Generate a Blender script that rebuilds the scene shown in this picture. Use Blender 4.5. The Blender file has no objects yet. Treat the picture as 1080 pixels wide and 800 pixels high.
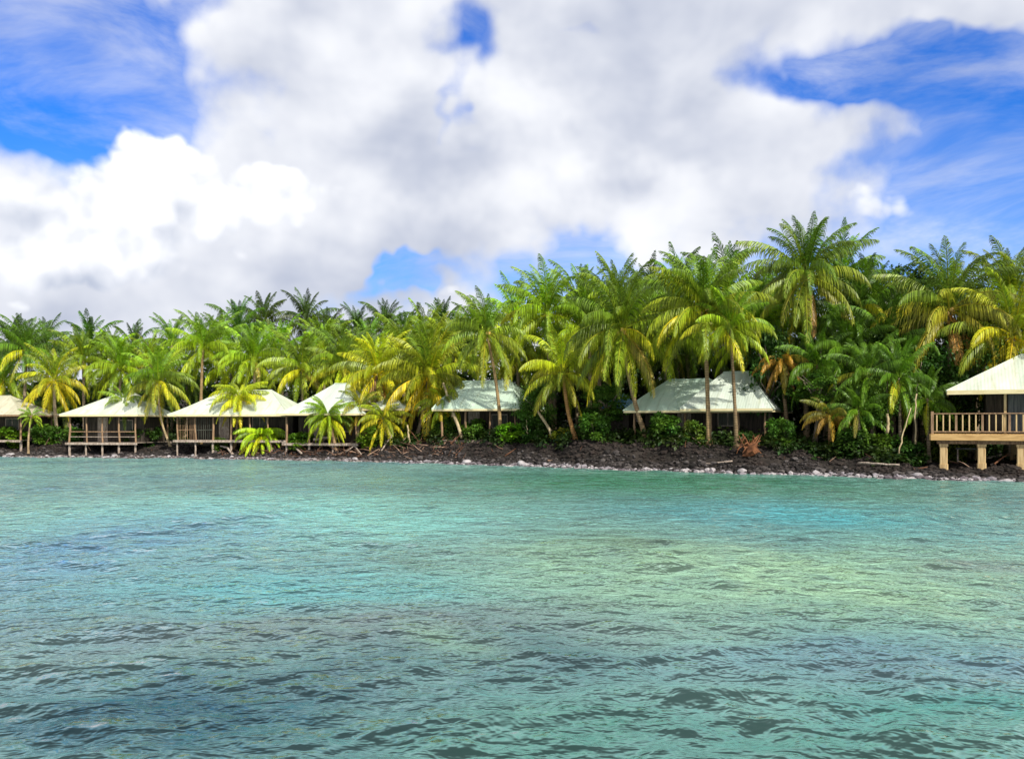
import bpy, math, random
import numpy as np
from mathutils import Vector, Matrix

R = math.radians
random.seed(11)
scene = bpy.context.scene
COL = scene.collection

# ------------------------------------------------------------------ camera geometry (photo 1080x800)
F, CX, HY, CAMZ = 900.0, 540.0, 447.0, 2.6

def at(px, py, Y):
    return Vector(((px - CX) / F * Y, Y, CAMZ + (HY - py) / F * Y))

# ------------------------------------------------------------------ shore line and terrain
SHX = [-220, -80, -40, -24.6, -9.1, 0, 8.3, 14.9, 22.8, 40, 70, 140]
SHY = [95, 73, 67.5, 65, 58.8, 53, 47, 43.2, 38.2, 27.5, 16, -8]

def shore(x):
    return float(np.interp(x, SHX, SHY)) + 0.35 * math.sin(x * 0.9) + 0.2 * math.sin(x * 2.3 + 1)

def bank(x):
    return float(np.interp(x, [-45, -22, -12, -4, 8, 15, 19.5, 25, 40], [0.9, 0.8, 1.0, 1.3, 1.5, 1.3, 0.5, 0.45, 0.9]))

def ground(x, y):
    d = y - shore(x)
    b = bank(x)
    wob = 0.10 * math.sin(x * 1.7 + y * 0.6) + 0.07 * math.sin(x * 3.9 - y * 1.3)
    if d < 0:
        return max(-2.2, d * 0.16) - 0.02
    if d < 3.2:
        t = d / 3.2
        s = t * t * (3 - 2 * t)
        return 0.02 + 0.12 * t + (b - 0.14) * s + wob * t
    return b + wob + 0.025 * min(d - 3.2, 60) + 0.11 * max(0, min(d, 95) - 24)

def spot(px, d, Y0=50.0):
    """world x, y for picture column px at d metres inland of the water's edge"""
    Y = Y0
    for _ in range(40):
        x = (px - CX) / F * Y
        Y = 0.5 * Y + 0.5 * (shore(x) + d)
    return (px - CX) / F * Y, Y

# ------------------------------------------------------------------ object helpers
def tag(o, label=None, cat=None, group=None, kind=None):
    if label: o['label'] = label
    if cat: o['category'] = cat
    if group: o['group'] = group
    if kind: o['kind'] = kind
    return o

def empty(name, loc, rz=0.0):
    o = bpy.data.objects.new(name, None)
    o.empty_display_size = 0.3
    COL.objects.link(o)
    o.location = loc
    o.rotation_euler = (0, 0, rz)
    return o

def link(name, me, parent=None, loc=(0, 0, 0), rot=(0, 0, 0), scale=(1, 1, 1)):
    o = bpy.data.objects.new(name, me)
    COL.objects.link(o)
    o.location = loc
    o.rotation_euler = rot
    o.scale = scale
    if parent: o.parent = parent
    return o

class MB:
    def __init__(s):
        s.v = []; s.f = []; s.c = []; s.uv = None
    def col(s, n, c):
        s.c.extend([c] * n)
    def add(s, vs, fs, c=(1, 1, 1)):
        b = len(s.v)
        s.v.extend([tuple(v) for v in vs])
        s.f.extend([tuple(b + i for i in f) for f in fs])
        s.c.extend([c] * len(vs))
    def box(s, cx, cy, cz, sx, sy, sz, rz=0.0, c=(1, 1, 1), bev=0.012):
        # box with chamfered vertical edges
        hx, hy, hz = sx / 2, sy / 2, sz / 2
        b = min(bev, hx * .4, hy * .4)
        ring = [(-hx + b, -hy), (hx - b, -hy), (hx, -hy + b), (hx, hy - b), (hx - b, hy), (-hx + b, hy), (-hx, hy - b), (-hx, -hy + b)]
        ca, sa = math.cos(rz), math.sin(rz)
        vs = []
        for z in (-hz, hz):
            for x, y in ring:
                vs.append((cx + x * ca - y * sa, cy + x * sa + y * ca, cz + z))
        fs = [tuple(range(7, -1, -1)), tuple(range(8, 16))]
        for i in range(8):
            j = (i + 1) % 8
            fs.append((i, j, 8 + j, 8 + i))
        s.add(vs, fs, c)
    def tube(s, pts, rad, n=7, c=(1, 1, 1), cap=True, wob=0.0):
        pts = [Vector(p) for p in pts]
        vs = []; fs = []
        up = Vector((0.13, 0.31, 1)).normalized()
        for i, p in enumerate(pts):
            t = (pts[min(i + 1, len(pts) - 1)] - pts[max(i - 1, 0)]).normalized()
            a = t.cross(Vector((1, 0.2, 0.1)) if abs(t.dot(up)) > .9 else up).normalized()
            b = t.cross(a)
            r = rad[i] if hasattr(rad, '__len__') else rad
            for k in range(n):
                th = 2 * math.pi * k / n
                rr = r * (1 + (random.uniform(-wob, wob) if wob else 0))
                vs.append(p + a * math.cos(th) * rr + b * math.sin(th) * rr)
        for i in range(len(pts) - 1):
            for k in range(n):
                k2 = (k + 1) % n
                fs.append((i * n + k, i * n + k2, (i + 1) * n + k2, (i + 1) * n + k))
        if cap:
            fs.append(tuple(range(n - 1, -1, -1)))
            fs.append(tuple((len(pts) - 1) * n + k for k in range(n)))
        s.add(vs, fs, c)
    def mesh(s, name, mat, smooth=False):
        me = bpy.data.meshes.new(name)
        me.from_pydata(s.v, [], s.f)
        ca = me.color_attributes.new('tint', 'FLOAT_COLOR', 'POINT')
        arr = np.ones((len(s.v), 4), dtype=np.float32)
        if s.c: arr[:, :3] = np.array(s.c, dtype=np.float32)
        ca.data.foreach_set('color', arr.ravel())
        me.materials.append(mat)
        if smooth:
            me.polygons.foreach_set('use_smooth', [True] * len(me.polygons))
        me.update()
        return me
    def build(s, name, mat, parent=None, smooth=False, loc=(0, 0, 0)):
        return link(name, s.mesh(name, mat, smooth), parent, loc)

# ------------------------------------------------------------------ node helpers
class N:
    def __init__(s, nt):
        s.nt = nt; nt.nodes.clear()
    def node(s, t, **kw):
        n = s.nt.nodes.new(t)
        for k, v in kw.items(): setattr(n, k, v)
        return n
    def put(s, sock, v):
        if isinstance(v, bpy.types.NodeSocket): s.nt.links.new(v, sock)
        elif v is not None: sock.default_value = v
    def m(s, op, a, b=None, c=None, clamp=False):
        n = s.node('ShaderNodeMath', operation=op, use_clamp=clamp)
        for i, x in enumerate((a, b, c)): s.put(n.inputs[i], x)
        return n.outputs[0]
    def v(s, op, a, b=None, out=0):
        n = s.node('ShaderNodeVectorMath', operation=op)
        s.put(n.inputs[0], a)
        if b is not None: s.put(n.inputs[1], b)
        return n.outputs[out]
    def scale(s, a, f):
        n = s.node('ShaderNodeVectorMath', operation='SCALE')
        s.put(n.inputs[0], a); s.put(n.inputs['Scale'], f)
        return n.outputs[0]
    def noise(s, vec, sc, detail=4, rough=.5, dist=0.0, out='Fac', dim='3D'):
        n = s.node('ShaderNodeTexNoise', noise_dimensions=dim)
        s.put(n.inputs['Vector'], vec); s.put(n.inputs['Scale'], sc)
        s.put(n.inputs['Detail'], detail); s.put(n.inputs['Roughness'], rough); s.put(n.inputs['Distortion'], dist)
        return n.outputs[out]
    def ramp(s, x, a, b, lo=0.0, hi=1.0, mode='SMOOTHSTEP'):
        n = s.node('ShaderNodeMapRange', interpolation_type=mode)
        s.put(n.inputs[0], x); s.put(n.inputs[1], a); s.put(n.inputs[2], b); s.put(n.inputs[3], lo); s.put(n.inputs[4], hi)
        return n.outputs[0]
    def mix(s, f, a, b, blend='MIX'):
        n = s.node('ShaderNodeMix', data_type='RGBA', blend_type=blend)
        n.clamp_factor = True
        s.put(n.inputs[0], f)
        for i, x in ((6, a), (7, b)):
            if isinstance(x, (tuple, list)) and len(x) == 3: x = (*x, 1)
            s.put(n.inputs[i], x)
        return n.outputs[2]
    def rgb(s, c):
        n = s.node('ShaderNodeRGB'); n.outputs[0].default_value = (*c, 1); return n.outputs[0]
    def mapping(s, vec, sc=(1, 1, 1), rot=(0, 0, 0), loc=(0, 0, 0)):
        n = s.node('ShaderNodeMapping')
        s.put(n.inputs[0], vec); n.inputs[1].default_value = loc; n.inputs[2].default_value = rot; n.inputs[3].default_value = sc
        return n.outputs[0]
    def bump(s, h, strength=.5, dist=.05, normal=None):
        n = s.node('ShaderNodeBump')
        n.inputs['Strength'].default_value = strength; n.inputs['Distance'].default_value = dist
        s.put(n.inputs['Height'], h)
        if normal is not None: s.put(n.inputs['Normal'], normal)
        return n.outputs[0]

def new_mat(name):
    m = bpy.data.materials.new(name); m.use_nodes = True
    return m, N(m.node_tree)

def principled(g, base, rough=.6, spec=.5, normal=None, ior=None):
    p = g.node('ShaderNodeBsdfPrincipled')
    g.put(p.inputs['Base Color'], base); g.put(p.inputs['Roughness'], rough)
    p.inputs['Specular IOR Level'].default_value = spec
    if ior: p.inputs['IOR'].default_value = ior
    if normal is not None: g.put(p.inputs['Normal'], normal)
    return p.outputs[0]

def out(g, sh):
    o = g.node('ShaderNodeOutputMaterial'); g.nt.links.new(sh, o.inputs[0])

MAT = {}

def leaf_mat(name, transl=.4, rough=.42, spec=.45):
    m, g = new_mat(name)
    at_ = g.node('ShaderNodeAttribute', attribute_name='tint').outputs['Color']
    oi = g.node('ShaderNodeObjectInfo')
    col = g.mix(1.0, oi.outputs['Color'], at_, 'MULTIPLY')
    pos = g.node('ShaderNodeNewGeometry').outputs['Position']
    nz = g.noise(pos, 1.1, 3)
    col = g.mix(1.0, col, g.mix(nz, (.72, .80, .7), (1.28, 1.2, 1.2)), 'MULTIPLY')
    p = principled(g, col, rough, spec)
    t = g.node('ShaderNodeBsdfTranslucent')
    g.put(t.inputs[0], g.mix(1.0, col, (1.25, 1.2, .6), 'MULTIPLY'))
    mx = g.node('ShaderNodeMixShader'); mx.inputs[0].default_value = transl
    g.nt.links.new(p, mx.inputs[1]); g.nt.links.new(t.outputs[0], mx.inputs[2])
    out(g, mx.outputs[0])
    return m

MAT['frond'] = leaf_mat('palm_leaf', .22, .45, .35)
MAT['leaf'] = leaf_mat('broad_leaf', .32, .5, .3)

def simple_mat(name, c1, c2, sc=3, rough=.75, spec=.3, bump=.3, bdist=.02, stretch=(1, 1, 1), detail=5, obj=True, tint=False):
    m, g = new_mat(name)
    tc = g.node('ShaderNodeTexCoord').outputs['Object'] if obj else g.node('ShaderNodeNewGeometry').outputs['Position']
    v = g.mapping(tc, stretch)
    nz = g.noise(v, sc, detail, .6)
    col = g.mix(g.ramp(nz, .32, .68), c1, c2)
    if tint:
        col = g.mix(1.0, col, g.node('ShaderNodeAttribute', attribute_name='tint').outputs['Color'], 'MULTIPLY')
    out(g, principled(g, col, rough, spec, g.bump(nz, bump, bdist)))
    return m

MAT['wood_pale'] = simple_mat('pale_timber', (.36, .23, .10), (.60, .43, .21), 1.6, .7, .3, .3, .01, (6, 6, .8))
MAT['wood_gold'] = simple_mat('golden_timber', (.40, .235, .085), (.58, .37, .15), 2.2, .65, .3, .35, .01, (.8, 4, 5))
MAT['wood_brown'] = simple_mat('brown_timber', (.17, .10, .055), (.34, .215, .12), 3, .75, .25, .4, .01, (5, 5, .8))
MAT['wood_grey'] = simple_mat('weathered_timber', (.2, .15, .115), (.44, .36, .29), 3, .85, .2, .5, .012, (4, 4, 1.2), obj=True)
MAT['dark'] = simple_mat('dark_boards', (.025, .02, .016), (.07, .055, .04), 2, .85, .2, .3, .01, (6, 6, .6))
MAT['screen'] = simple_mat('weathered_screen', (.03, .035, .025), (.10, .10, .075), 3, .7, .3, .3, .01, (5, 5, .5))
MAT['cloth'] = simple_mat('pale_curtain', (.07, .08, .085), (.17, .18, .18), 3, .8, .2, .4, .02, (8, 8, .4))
MAT['fascia'] = simple_mat('cream_board', (.60, .49, .25), (.72, .62, .36), 3, .55, .35, .15, .005, (.6, 3, 3))
MAT['rock_pale'] = simple_mat('pale_rock', (.20, .18, .18), (.44, .41, .41), 3, .85, .2, .6, .04)
MAT['rock_red'] = simple_mat('red_earth', (.07, .03, .015), (.24, .10, .045), 3, .9, .15, .8, .08)
MAT['husk'] = simple_mat('coconut_husk', (.30, .17, .04), (.55, .36, .09), 5, .55, .4, .3, .01)
MAT['bark'] = simple_mat('tree_bark', (.10, .075, .05), (.26, .21, .15), 4, .9, .15, .6, .03, (2.5, 2.5, .6))
MAT['blue'] = simple_mat('blue_sheet', (.16, .36, .58), (.28, .50, .72), 2, .45, .4, .2, .02)

def rubble_mat():
    m, g = new_mat('shore_rubble')
    col = g.node('ShaderNodeAttribute', attribute_name='tint').outputs['Color']
    pos = g.node('ShaderNodeNewGeometry').outputs['Position']
    nz = g.noise(pos, 9, 5, .65)
    col = g.mix(1.0, col, g.mix(nz, (.5, .5, .5), (1.5, 1.45, 1.4)), 'MULTIPLY')
    out(g, principled(g, col, .8, .25, g.bump(nz, .7, .05)))
    return m
MAT['rubble'] = rubble_mat()

def trunk_mat():
    m, g = new_mat('palm_trunk')
    tc = g.node('ShaderNodeTexCoord').outputs['Object']
    sep = g.node('ShaderNodeSeparateXYZ'); g.put(sep.inputs[0], tc)
    nz = g.noise(tc, 2.2, 5, .6)
    ring = g.m('SINE', g.m('MULTIPLY', g.m('ADD', sep.outputs[2], g.m('MULTIPLY', nz, .12)), 44.0))
    f = g.m('ADD', g.m('MULTIPLY', ring, .12), nz)
    oi = g.node('ShaderNodeObjectInfo')
    col = g.mix(g.ramp(f, .2, .9), (.13, .095, .06), (.36, .28, .18))
    col = g.mix(1.0, col, oi.outputs['Color'], 'MULTIPLY')
    out(g, principled(g, col, .8, .25, g.bump(f, .5, .03)))
    return m
MAT['trunk'] = trunk_mat()

def roof_mat(name, c1, c2, dirt):
    m, g = new_mat(name)
    uv = g.node('ShaderNodeUVMap').outputs[0]
    sep = g.node('ShaderNodeSeparateXYZ'); g.put(sep.inputs[0], uv)
    u, v = sep.outputs[0], sep.outputs[1]
    tc = g.node('ShaderNodeTexCoord').outputs['Object']
    nz = g.noise(tc, .9, 5, .6)
    col = g.mix(g.ramp(nz, .3, .7), c1, c2)
    # sheets: every 0.76 m of eave a sheet with its own slight tone
    sheet = g.node('ShaderNodeTexWhiteNoise', noise_dimensions='1D')
    g.put(sheet.inputs['W'], g.m('FLOOR', g.m('DIVIDE', u, .76)))
    col = g.mix(1.0, col, g.mix(sheet.outputs[0], (.90, .91, .90), (1.06, 1.05, 1.06)), 'MULTIPLY')
    streak = g.noise(g.mapping(uv, (2.6, .22, 1)), 1.6, 4, .6)
    col = g.mix(g.ramp(streak, .48, .74, 0, .62), col, dirt)
    spot_ = g.noise(tc, 3.3, 6, .7)
    col = g.mix(g.ramp(spot_, .57, .72, 0, .7), col, dirt)
    corr = g.m('SINE', g.m('MULTIPLY', u, 2 * math.pi / .15))
    out(g, principled(g, col, .5, .35, g.bump(corr, .25, .012)))
    return m
MAT['roof_mint'] = roof_mat('mint_roof_sheet', (.40, .52, .41), (.47, .57, .45), (.24, .27, .17))
MAT['roof_cream'] = roof_mat('cream_roof_sheet', (.47, .505, .40), (.53, .56, .46), (.30, .28, .17))
MAT['roof_pale'] = roof_mat('pale_roof_sheet', (.48, .525, .415), (.55, .59, .48), (.36, .33, .19))
MAT['roof_white'] = roof_mat('white_roof_sheet', (.46, .52, .44), (.53, .58, .49), (.34, .36, .25))
MAT['roof_thatch'] = roof_mat('dull_roof_sheet', (.40, .39, .27), (.50, .47, .34), (.24, .13, .05))

# ------------------------------------------------------------------ setting: ground
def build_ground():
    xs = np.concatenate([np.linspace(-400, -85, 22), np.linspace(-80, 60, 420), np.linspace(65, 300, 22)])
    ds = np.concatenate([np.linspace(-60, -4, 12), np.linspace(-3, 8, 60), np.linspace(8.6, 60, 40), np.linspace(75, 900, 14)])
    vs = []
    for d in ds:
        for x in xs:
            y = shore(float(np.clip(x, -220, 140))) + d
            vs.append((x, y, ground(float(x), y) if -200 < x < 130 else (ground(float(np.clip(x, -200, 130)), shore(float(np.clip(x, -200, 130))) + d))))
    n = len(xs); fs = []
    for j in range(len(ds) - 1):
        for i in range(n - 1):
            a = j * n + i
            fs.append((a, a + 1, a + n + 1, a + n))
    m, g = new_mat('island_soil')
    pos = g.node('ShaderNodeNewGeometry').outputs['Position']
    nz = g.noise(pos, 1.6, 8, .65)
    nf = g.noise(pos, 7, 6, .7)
    col = g.mix(g.ramp(nz, .35, .65), (.012, .010, .008), (.036, .029, .024))  # soil darkened, with the bank-top shade put into its colour
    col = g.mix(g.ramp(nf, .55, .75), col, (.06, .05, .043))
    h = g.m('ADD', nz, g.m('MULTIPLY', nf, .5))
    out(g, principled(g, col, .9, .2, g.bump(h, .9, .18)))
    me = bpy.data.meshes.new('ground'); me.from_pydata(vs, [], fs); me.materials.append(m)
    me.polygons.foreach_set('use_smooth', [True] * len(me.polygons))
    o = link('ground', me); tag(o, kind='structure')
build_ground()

# ------------------------------------------------------------------ setting: water
def build_water():
    rng = np.random.default_rng(5)
    ys = [-8 + i * .5 for i in range(18)]
    y = 1.2
    while y < 84:
        ys.append(y); y *= 1.0058
    ys = np.array(ys)
    nc = 520
    us = np.linspace(-1, 1, nc)
    us = np.sign(us) * (0.62 * np.abs(us) + 0.38 * np.abs(us) ** 3)
    hw = 1.15 * np.maximum(ys, 0) + 9
    X = us[None, :] * hw[:, None]
    Y = np.repeat(ys[:, None], nc, 1)
    cell = np.maximum(hw * 1.3 / nc, np.gradient(ys))[:, None]
    Z = np.zeros_like(X); DX = np.zeros_like(X); DY = np.zeros_like(X)
    # patches of calmer and rougher water
    gust = 1 + .35 * np.sin(X * .21 + Y * .33 + 1) * np.sin(X * .13 - Y * .47 + 2) + .2 * np.sin(X * .6 + .4 * np.sin(Y * .5)) * np.sin(Y * .9 + .3)
    main = R(80)       # travel direction
    for i in range(130):
        lam = .26 * (2.3 / .26) ** rng.random()
        k = 2 * math.pi / lam
        a = main + rng.normal() * .75
        kx, ky = k * math.cos(a), k * math.sin(a)
        amp = .0022 * lam ** .9 * (1.2 if .5 < lam < 1.8 else .8) * (.6 + .8 * rng.random())
        ph = rng.random() * 6.283
        fade = np.clip((lam / cell - 2.2) / 2.5, 0, 1)
        th = kx * X + ky * Y + ph
        Z += amp * fade * np.sin(th) * gust
        c = amp * fade * np.cos(th) * .9 * gust
        DX += c * math.cos(a); DY += c * math.sin(a)
    X2 = X + DX; Y2 = Y + DY
    co = np.stack([X2, Y2, Z], -1).reshape(-1, 3)
    nr = len(ys)
    idx = np.arange(nr * nc).reshape(nr, nc)
    q = np.stack([idx[:-1, :-1], idx[:-1, 1:], idx[1:, 1:], idx[1:, :-1]], -1).reshape(-1, 4)
    me = bpy.data.meshes.new('water')
    me.vertices.add(len(co)); me.vertices.foreach_set('co', co.astype(np.float32).ravel())
    me.loops.add(q.size); me.loops.foreach_set('vertex_index', q.astype(np.int32).ravel())
    me.polygons.add(len(q)); me.polygons.foreach_set('loop_start', (np.arange(len(q)) * 4).astype(np.int32))
    me.polygons.foreach_set('use_smooth', np.ones(len(q), dtype=bool))
    me.update(calc_edges=True); me.validate()

    m, g = new_mat('lagoon_water')
    pos = g.node('ShaderNodeNewGeometry').outputs['Position']
    flat = g.v('MULTIPLY', pos, (1, 1, 0))
    warp = g.v('SUBTRACT', g.noise(flat, .22, 3, .5, out='Color'), (.5, .5, .5))
    wp = g.v('ADD', flat, g.v('MULTIPLY', warp, (5, 5, 0)))
    n1 = g.noise(wp, .13, 4, .55)
    n2 = g.noise(g.mapping(wp, (1, 1, 1), loc=(31, 7, 0)), .32, 4, .6)
    n3 = g.noise(wp, .9, 4, .6)
    col = g.mix(g.ramp(n1, .36, .62), (.130, .270, .280), (.195, .375, .330))
    col = g.mix(g.ramp(n2, .56, .74, 0, .6), col, (.085, .12, .105))
    # sand flats, weed beds and reef under the lagoon, each where it lies
    def patch(col, px, py, rx, ry, c, w):
        D = CAMZ * F / (py - HY)
        x = (px - CX) / F * D
        D2 = CAMZ * F / max(py - ry - HY, 30); D1 = CAMZ * F / (py + ry - HY)
        r_y = (D2 - D1) / 2; cy = (D1 + D2) / 2
        r_x = rx / F * D
        p = g.v('MULTIPLY', g.v('SUBTRACT', wp, (x, cy, 0)), (1 / r_x, 1 / r_y, 0))
        e = g.m('EXPONENT', g.m('MULTIPLY', g.v('DOT_PRODUCT', p, p, out=1), -1.0))
        e = g.m('MULTIPLY', e, g.ramp(n3, .2, .7, .55, 1.25))
        return g.mix(g.m('MULTIPLY', e, w, clamp=True), col, c)
    SAND = (.24, .62, .55); CYAN = (.10, .40, .44); BLUE = (.12, .28, .40); REEF = (.15, .19, .205)
    GREEN = (.06, .22, .13); LIME = (.32, .53, .34); TEAL = (.012, .085, .125); OLIVE = (.12, .20, .12)
    col = patch(col, 250, 548, 240, 26, SAND, 1.0)
    col = patch(col, 420, 556, 90, 14, SAND, .6)
    col = patch(col, 60, 590, 190, 56, BLUE, .85)
    col = patch(col, 330, 620, 180, 24, CYAN, .8)
    col = patch(col, 700, 512, 280, 18, GREEN, .95)
    col = patch(col, 860, 545, 150, 18, CYAN, .9)
    col = patch(col, 650, 575, 80, 18, OLIVE, .6)
    col = patch(col, 870, 612, 260, 40, LIME, .95)
    col = patch(col, 640, 600, 160, 30, LIME, .4)
    col = patch(col, 1030, 597, 50, 9, REEF, .55)
    col = patch(col, 300, 672, 330, 36, REEF, .6)
    col = patch(col, 960, 695, 240, 30, BLUE, .6)
    col = patch(col, 960, 700, 180, 24, REEF, .35)
    col = patch(col, 560, 650, 150, 30, REEF, .35)
    col = patch(col, 440, 690, 50, 14, LIME, .5)
    col = patch(col, 130, 760, 300, 60, TEAL, .95)
    col = patch(col, 560, 700, 110, 26, TEAL, .45)
    col = patch(col, 700, 775, 330, 40, (.075, .24, .20), .7)
    col = patch(col, 960, 740, 130, 22, (.045, .25, .22), .6)
    rip = g.noise(g.mapping(flat, (1, 1.2, 1), (0, 0, R(-9))), 5.0, 2, .5, .2)
    rip2 = g.noise(g.mapping(flat, (1, 1.3, 1), (0, 0, R(12))), 1.7, 2, .5, .2)
    h = g.m('ADD', g.m('MULTIPLY', rip, .42), g.m('MULTIPLY', rip2, .9))
    nb = g.bump(h, 1.0, .19)
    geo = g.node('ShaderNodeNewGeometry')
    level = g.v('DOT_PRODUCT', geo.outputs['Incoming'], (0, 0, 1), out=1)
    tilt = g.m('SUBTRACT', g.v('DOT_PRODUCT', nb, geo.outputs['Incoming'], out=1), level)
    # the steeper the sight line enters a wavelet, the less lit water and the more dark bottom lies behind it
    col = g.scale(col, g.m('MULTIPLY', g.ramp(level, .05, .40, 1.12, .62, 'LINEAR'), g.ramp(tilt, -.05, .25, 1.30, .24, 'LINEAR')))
    up = g.node('ShaderNodeCombineXYZ'); up.inputs[2].default_value = 1
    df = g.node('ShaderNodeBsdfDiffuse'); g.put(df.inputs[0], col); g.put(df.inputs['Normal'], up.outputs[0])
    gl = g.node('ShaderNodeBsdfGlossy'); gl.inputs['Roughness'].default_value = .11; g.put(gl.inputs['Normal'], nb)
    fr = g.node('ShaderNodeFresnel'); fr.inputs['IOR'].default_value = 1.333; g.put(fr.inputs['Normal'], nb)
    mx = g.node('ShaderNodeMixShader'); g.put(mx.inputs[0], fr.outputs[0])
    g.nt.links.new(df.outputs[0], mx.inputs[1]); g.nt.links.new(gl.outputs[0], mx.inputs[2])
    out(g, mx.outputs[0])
    me.materials.append(m)
    o = link('water', me); tag(o, kind='structure')
    # the sea beyond the lagoon
    b = MB(); b.add([(-4000, -4000, -.3), (4000, -4000, -.3), (4000, 4000, -.3), (-4000, 4000, -.3)], [(0, 1, 2, 3)])
    tag(b.build('sea', m), kind='structure')
build_water()

# ------------------------------------------------------------------ setting: rubble on the shore
def ico(r, seed, sub=1):
    import bmesh
    bm = bmesh.new(); bmesh.ops.create_icosphere(bm, subdivisions=sub, radius=1.0)
    rr = random.Random(seed)
    off = [Vector((rr.uniform(-1, 1), rr.uniform(-1, 1), rr.uniform(-1, 1))).normalized() for _ in range(5)]
    for v in bm.verts:
        k = 1 + sum(.22 * max(0, v.co.normalized().dot(o) - .35) for o in off) - .28 * max(0, v.co.normalized().dot(off[0]) - .2)
        v.co *= k * rr.uniform(.85, 1.12) * r
    vs = [v.co.copy() for v in bm.verts]; fs = [tuple(v.index for v in f.verts) for f in bm.faces]
    bm.free()
    return vs, fs

ROCKS = [ico(1, s) for s in range(14)]

def build_rubble():
    rr = random.Random(3)
    b = MB(); p = MB()
    for i in range(15000):
        x = rr.uniform(-50, 33)
        d = rr.uniform(-.35, 3.6) if rr.random() < .7 else rr.uniform(-.3, 1.2)
        y = shore(x) + d
        z = ground(x, y)
        pale = d < .42 + .3 * math.sin(x * .6) * math.sin(x * .23 + 1)
        s = rr.uniform(.035, .115) * (1.7 if rr.random() < .1 else 1)
        vs, fs = ROCKS[rr.randrange(14)]
        rot = Matrix.Rotation(rr.uniform(0, 6.28), 3, 'Z') @ Matrix.Diagonal((s * rr.uniform(.9, 1.7), s * rr.uniform(.8, 1.3), s * rr.uniform(.5, .9)))
        if pale:
            q = rr.random()
            if -9 < x < 30 or q > .55:
                t = rr.choice([(.24, .22, .24), (.17, .155, .17), (.36, .335, .345), (.10, .085, .095), (.05, .045, .045)])
            else:
                t = rr.choice([(.09, .075, .07), (.2, .17, .16), (.05, .04, .037)])
        else:
            t = rr.choice([(.016, .012, .010), (.022, .016, .013), (.035, .026, .022)]) if d > 1.5 + .4 * math.sin(x * 1.3) else rr.choice([(.020, .017, .016), (.030, .025, .024), (.050, .043, .041), (.015, .013, .012), (.085, .075, .072)])  # upper rubble near black: shade at the bank top put into its colour
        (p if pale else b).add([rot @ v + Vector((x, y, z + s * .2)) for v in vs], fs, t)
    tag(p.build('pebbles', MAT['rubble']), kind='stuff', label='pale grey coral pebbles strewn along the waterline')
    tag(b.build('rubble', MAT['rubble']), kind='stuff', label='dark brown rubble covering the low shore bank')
    # roots, sticks and dead litter caught on the bank
    w = MB()
    for i in range(1500):
        x = rr.uniform(-40, 24)
        if -22 < x < -3 or rr.random() < .05:
            d = rr.uniform(.7, 3.8); y = shore(x) + d; z = ground(x, y) + rr.uniform(.02, .2)
            L = rr.uniform(.25, 1.3); a = rr.uniform(0, 3.14); e = rr.gauss(.15, .35)
            v = Vector((math.cos(a) * math.cos(e), math.sin(a) * math.cos(e) * .6, math.sin(e)))
            c = rr.choice([(.55, .42, .36), (.3, .2, .16), (.2, .14, .11), (.95, .8, .7), (.45, .26, .17)])
            P0 = Vector((x, y, z)); mid = P0 + v * L * .5 + Vector((0, 0, rr.uniform(-.08, .1)))
            w.tube([P0, mid, P0 + v * L], [.03 * L + .008, .026 * L + .006, .008], 5, c)
    m = simple_mat('stick_wood', (.16, .115, .085), (.36, .28, .22), 4, .85, .2, .3, .01, obj=False, tint=True)
    tag(w.build('litter', m), kind='stuff', label='tangle of brown roots and sticks on the bank')
build_rubble()

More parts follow.
